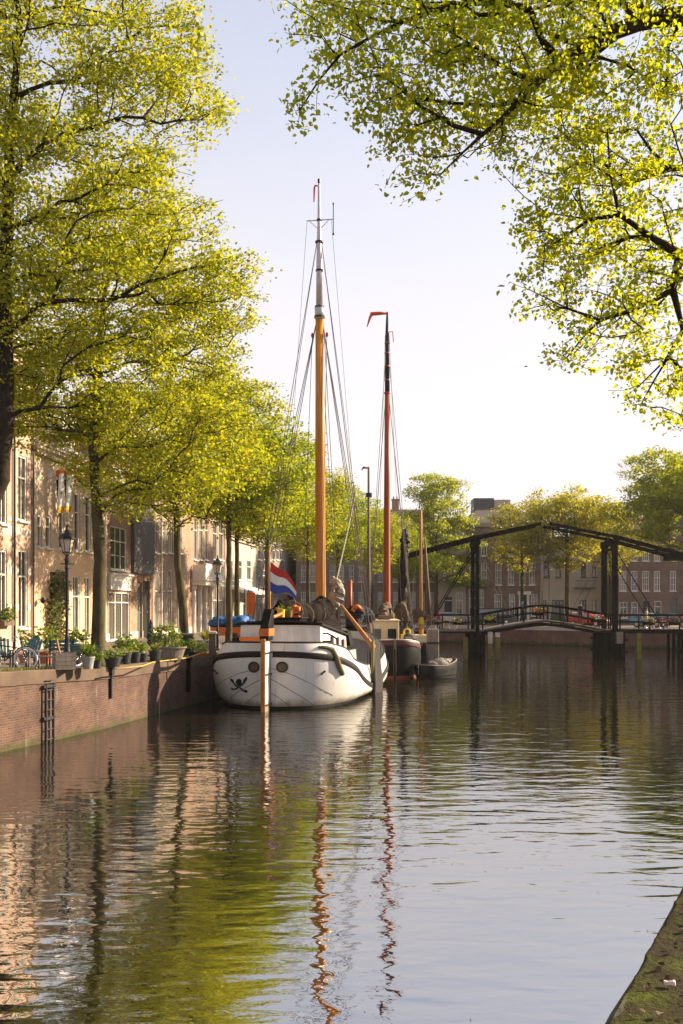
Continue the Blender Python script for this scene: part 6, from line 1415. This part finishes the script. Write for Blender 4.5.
# slatted garden chairs
def chair(label, loc, rz):
    t = thing('garden_chair', label, 'chair', loc, rz, 'slatted chairs behind the bicycle'); q = MB(); [q.box((0, -.22 + k * .105, .40 - .02 * k), (.52, .09, .02)) for k in range(5)]; q.build('seat', M['slate'], t)
    q = MB(); [q.beam((-.21 + k * .105, .22, .34), (-.24 + k * .12, .46, 1.02 - .04 * abs(k - 2)), .085, .02, up=(0, 1, 0)) for k in range(5)]; q.build('backrest', M['teal'], t)
    for sx in (-1, 1):
        q = MB(); q.box((sx * .28, -.22, .28), (.05, .05, .56)); q.build('leg', M['slate'], t); q = MB(); q.beam((sx * .28, .2, .56), (sx * .28, .3, 0), .05, .05); q.build('leg', M['slate'], t); q = MB(); q.box((sx * .29, 0, .57), (.09, .62, .025)); q.build('armrest', M['slate'], t)
chair('blue grey slatted chair left of the bicycle handlebar', qp(3, Y=33.6), .5); chair('blue grey slatted chair right of the bicycle handlebar', qp(27, Y=33.4), -.4)
# dustbin, bollard, tarpaulin
t = thing('litter_bin', 'black square litter bin left of the white balcony house', 'bin', qp(187, Y=44.6), .2); MB().box((0, 0, .45), (.56, .56, .9), taper=1.05).build('body', M['blackpot'], t, bevel=.03); MB().box((0, 0, .96), (.66, .66, .08), taper=.9).build('lid', M['slate'], t, bevel=.02)
t = thing('stone_bollard', 'squat weathered stone mooring bollard beside the white barge stern', 'bollard', qp(212.5, Y=44.6), .2); MB().box((0, 0, .5), (.32, .32, 1.04), taper=.92).build('shaft', M['oldwood'], t, bevel=.04); MB().box((0, 0, 1.04), (.42, .42, .12), taper=.8).build('cap', M['stone'], t, bevel=.03)
a = Vector(qp(212.5, Y=44.4)) + Vector((0.1, -.2, .35)); bq = BM @ Vector((-2.15, 2.4, 2.4)); c = Vector((edge_x(38) + .0, 38, 2.02))
o = MB().tube([a, a.lerp(bq, .35) + Vector((0, 0, -.12)), a.lerp(bq, .7) + Vector((0, 0, -.08)), bq], .03, 6).build('mooring_rope', M['rope'], None, True); tag(o, 'short mooring rope from the stone bollard to the barge stern', 'rope')
o = MB().tube([a + Vector((-.2, -.1, -.1)), a.lerp(c, .5) + Vector((0.1, 0, -.12)), c, c + Vector((.12, -2.5, .01)), c + Vector((-.35, -4.6, .05))], .028, 6).build('mooring_rope', mat('yellow_rope', (.42, .28, .07), .8, .2, 20), None, True); tag(o, 'yellow mooring rope lying along the coping of the left quay', 'rope')
t = thing('covered_cart', 'market cart under a blue tarpaulin behind the slim trunks', 'cart', (-6.5, 60, 1.93), .1); MB().box((0, 0, .7), (2.6, 1.3, .5)).build('tray', M['orange'], t, bevel=.03); cloth_bundle([(-1.4, 0, 1.0), (-.9, 0, 1.25), (.6, 0, 1.3), (1.4, 0, .98)], [.35, .62, .62, .35], 4, squash=.55).build('tarpaulin', M['tarpblue'], t, smooth=True)
for sy in (-1, 1): w = link('wheel', wheel_me, t); w.location = (0, sy * .72, .32); w.rotation_euler = (math.pi / 2, 0, 0)
# orange banners on poles before the low pale house
for i, (px, lab) in enumerate(((244.5, 'orange banner with a white edge on a pole, the left of two behind the trunks'), (248.5, 'plain orange banner on a pole, the right of two behind the trunks'))):
    t = thing('banner', lab, 'banner', qp(px, Y=66 + i), 0, 'orange banners on the quay'); q = MB(); q.tube([(0, 0, 0), (0, 0, 3.3)], .035, 6); q.tube([(0, 0, 3.2), (.5, 0, 3.2)], .02, 5); q.build('pole', M['iron'], t)
    P = [[(.04 + u * .42, .05 * math.sin(u * 9 + v * 4), 3.18 - v * 1.5 - .08 * u) for u in (0, .25, .5, .75, 1)] for v in [k / 8 for k in range(9)]]; q = MB(); q.grid(P)
    if i == 0: q.m = [1 if k % 4 == 0 else 0 for k in range(len(q.f))]
    q.build('cloth', [M['orange'], M['whitecloth']], t, smooth=True)
# climbing plant on the peach wall
sx, sz = fl(33, 53, 636); pb = Vector(floc(33)) + Vector((FD.x * sx, FD.y * sx, 0))
t = thing('climbing_plant', 'tall leafy climbing plant growing up the peach house wall', 'climber', pb, FRZ)
foliage(t, 18, [(0, -.25, 1.0, 1.3, .3, .8), (0, -.3, 2.2, 1.35, .35, .9), (.1, -.3, 3.3, 1.2, .35, .7), (-.5, -.25, 1.6, .8, .3, .8), (.5, -.3, 3.9, .5, .25, .3)], 2600, .17, M['ivy']); q = MB(); q.tube([(-.2, -.12, 0), (0, -.1, 1.6), (.1, -.12, 3.4)], [.07, .05, .03], 7); q.build('stem', M['bark'], t)
# window box on the pink house
sx, sz = fl(-42, 3, 622); p = Vector(floc(-42)) + Vector((FD.x * sx, FD.y * sx, sz)) 
t = thing('window_box', 'leafy window box under the left ground floor window of the pink house', 'window box', p, FRZ); MB().box((0, -.2, -.05), (1.1, .26, .24)).build('box', M['oldwood'], t); foliage(t, 19, [(0, -.25, .35, .6, .3, .5), (-.3, -.25, .2, .3, .3, .3)], 260, .15)
# iron ladder and guide rail on the quay wall
def wallpt(Y, z, off=.05):
    i = 0
    while EDGE[i + 1][1] < Y: i += 1
    a = Vector(EDGE[i][:2]); b = Vector(EDGE[i + 1][:2]); tt = (b - a).normalized(); p = a + (b - a) * ((Y - a.y) / (b.y - a.y)); n = Vector((tt.y, -tt.x)); q = p + n * off; return Vector((q.x, q.y, z)), tt
def Ywall(px): 
    for k in range(2000):
        Y = 12 + k * .02
        if edge_x(Y) / Y * 1000 + 341.5 >= px: return Y
Y0, Y1 = Ywall(42.8), Ywall(50.2); a0, tt = wallpt(Y0, 0, .10); a1, _ = wallpt(Y1, 0, .10)
t = thing('quay_ladder', 'black iron ladder fixed to the brick quay wall', 'ladder', (a0.x, a0.y, 0)); q = MB()
for a in (a0, a1): d = a - a0; q.tube([d + Vector((0, 0, -.5)), d + Vector((0, 0, ZY(684, Y0)))], .045, 8)
q.build('stile', M['iron'], t); 
for k in range(7): q = MB(); z = .1 + k * .3; q.tube([Vector((0, 0, z)), (a1 - a0) + Vector((0, 0, z))], .02, 6); q.build('rung', M['iron'], t)
q = MB()
for z in (.75, 1.72): q.beam(Vector((0, 0, z)) - Vector((tt.x, tt.y, 0)) * .12, (a1 - a0) + Vector((0, 0, z)) + Vector((tt.x, tt.y, 0)) * .12, .05, .09)
q.build('fixing_strap', M['iron'], t)
Yg = Ywall(109); g0, tt = wallpt(Yg, 0, .06); o = MB().box((0, 0, ZY(668, Yg) - .5), (.07, .10, 1.1), rz=math.atan2(tt.y, tt.x)).box((0, 0, ZY(668, Yg) - .1), (.2, .2, .25), rz=math.atan2(tt.y, tt.x)).build('guide_rail', M['iron'], None); o.location = (g0.x, g0.y, 0); tag(o, 'dark iron guide rail running down the brick quay wall', 'rail')
Yg = Ywall(186); g0, tt = wallpt(Yg, 0, .10); o = MB().box((0, 0, 1.3), (.12, .16, 1.4), rz=math.atan2(tt.y, tt.x)).box((0, 0, 1.98), (.24, .28, .12), rz=math.atan2(tt.y, tt.x)).build('wall_step_shade', M['darkwood'], None); o.location = (g0.x, g0.y, 0); tag(o, 'dark strip added for the shade at the step in the quay wall near the barge', 'shade strip')  # dark strip put in for the shaded corner where the wall steps back

# grass growing along the coping of the left quay, and moss tufts on the near quay
rs = np.random.RandomState(77); V = []; F = []
def tuft(x, y, z, L, w):
    a = rs.uniform(0, 6.28); d = np.array([math.cos(a), math.sin(a), 0]); s_ = np.array([-d[1], d[0], 0]) * w; b = np.array([x, y, z]); o = len(V); tip = b + d * L * rs.uniform(.2, .8) + np.array([0, 0, L * rs.uniform(.5, 1)])
    m_ = (b + tip) / 2 + np.array([0, 0, L * .15]); V.extend([tuple(b - s_), tuple(b + s_), tuple(m_ + s_ * .7), tuple(m_ - s_ * .7), tuple(tip)]); F.append((o, o + 1, o + 2, o + 3)); F.append((o + 3, o + 2, o + 4, o + 4))
for i in range(5200):
    y = rs.uniform(28, 47); patch = math.sin(y * 1.3) + math.sin(y * 3.1 + 1) * .6
    if patch < rs.uniform(-.6, .7): continue
    off = .25 + abs(rs.normal()) * .35; tuft(edge_x(y) - off, y, gz(y) + .01 + (.02 if off < .44 else 0), rs.uniform(.04, .13), .012)
o = MB(); o.v = V; o.f = [f if f[2] != f[3] else f[:3] for f in F]; o.m = [0] * len(o.f); g = o.build('edge_grass', M['grass']); g['kind'] = 'stuff'; tag(g, 'patches of short green grass along the coping of the left quay', 'grass')
V = []; F = []
for i in range(9000):
    y = rs.uniform(2.5, 9.5); d = rs.uniform(.05, 1.6); x = -0.89 + .5007 * y + d; 
    if vnoise(x * 1.7, y * 1.9, 2) < rs.uniform(-.1, .8): continue
    tuft(x, y, 2.556 + .018 * vnoise(x, y), rs.uniform(.008, .026), .003)
o = MB(); o.v = V; o.f = [f if f[2] != f[3] else f[:3] for f in F]; o.m = [0] * len(o.f); g = o.build('moss_tufts', M['grass']); g['kind'] = 'stuff'; tag(g, 'moss and grass tufts on the near quay in the bottom right corner', 'moss')
rs = np.random.RandomState(78); P = np.stack([np.zeros(700), rs.uniform(2.5, 9, 700), np.full(700, 2.585)], 1); P[:, 0] = -0.89 + .5007 * P[:, 1] + rs.uniform(.05, 1.5, 700); Vv, Ff = leaves_np(P, .035, rs, .0, 6); g = link('leaf_litter', np_mesh('leaf_litter', Vv, Ff, mat('dead_leaves', (.10, .06, .025), .9, .5, 20))); g['kind'] = 'stuff'; tag(g, 'brown fallen leaves scattered over the near mossy quay', 'leaf litter')
# a crumpled scrap of pale petals on the moss
D = 1000 * (CAM_H - 2.58) / (984 - HOR); p = PX(670, 984, D); q = MB()
rs = np.random.RandomState(5)
for k in range(7):
    a = k * .9; r = .010 + .005 * rs.rand(); c = Vector((math.cos(a) * r, math.sin(a) * r * .8, 0)); n_ = 7
    q.prism([c + Vector((math.cos(b) * .013, math.sin(b) * .009, .004 * math.sin(b * 2 + k))) for b in [2 * math.pi * i / n_ for i in range(n_)]], (0, 0, .004 + .002 * k))
o = q.build('fallen_blossom', mat('pale_petal', (.62, .45, .42), .7, .2, 30), None); o.location = (p.x, p.y, 2.58); tag(o, 'pale fallen blossom lying on the moss of the near quay', 'blossom')

# a few leaves and bits afloat on the canal
rs = np.random.RandomState(91); yy = 9 + 40 * rs.uniform(size=260) ** 1.6; P = np.stack([rs.uniform(-.42, .40, 260) * yy, yy, np.full(260, .012)], 1)[:140]; P = P[P[:, 0] > np.array([edge_x(v) + .3 for v in P[:, 1]])]; P = P[P[:, 0] < -0.89 + .5 * P[:, 1] - .4]
Vv, Ff = leaves_np(P, .036, rs, .0, 6); Vv[:, 2] = .006 + .004 * np.abs(np.sin(Vv[:, 0] * 40)); g = link('floating_leaves', np_mesh('floating_leaves', Vv, Ff, mat('wet_leaves', (.05, .035, .015), .6, .4, 20))); g['kind'] = 'stuff'; tag(g, 'small dark leaves floating on the canal', 'leaves')
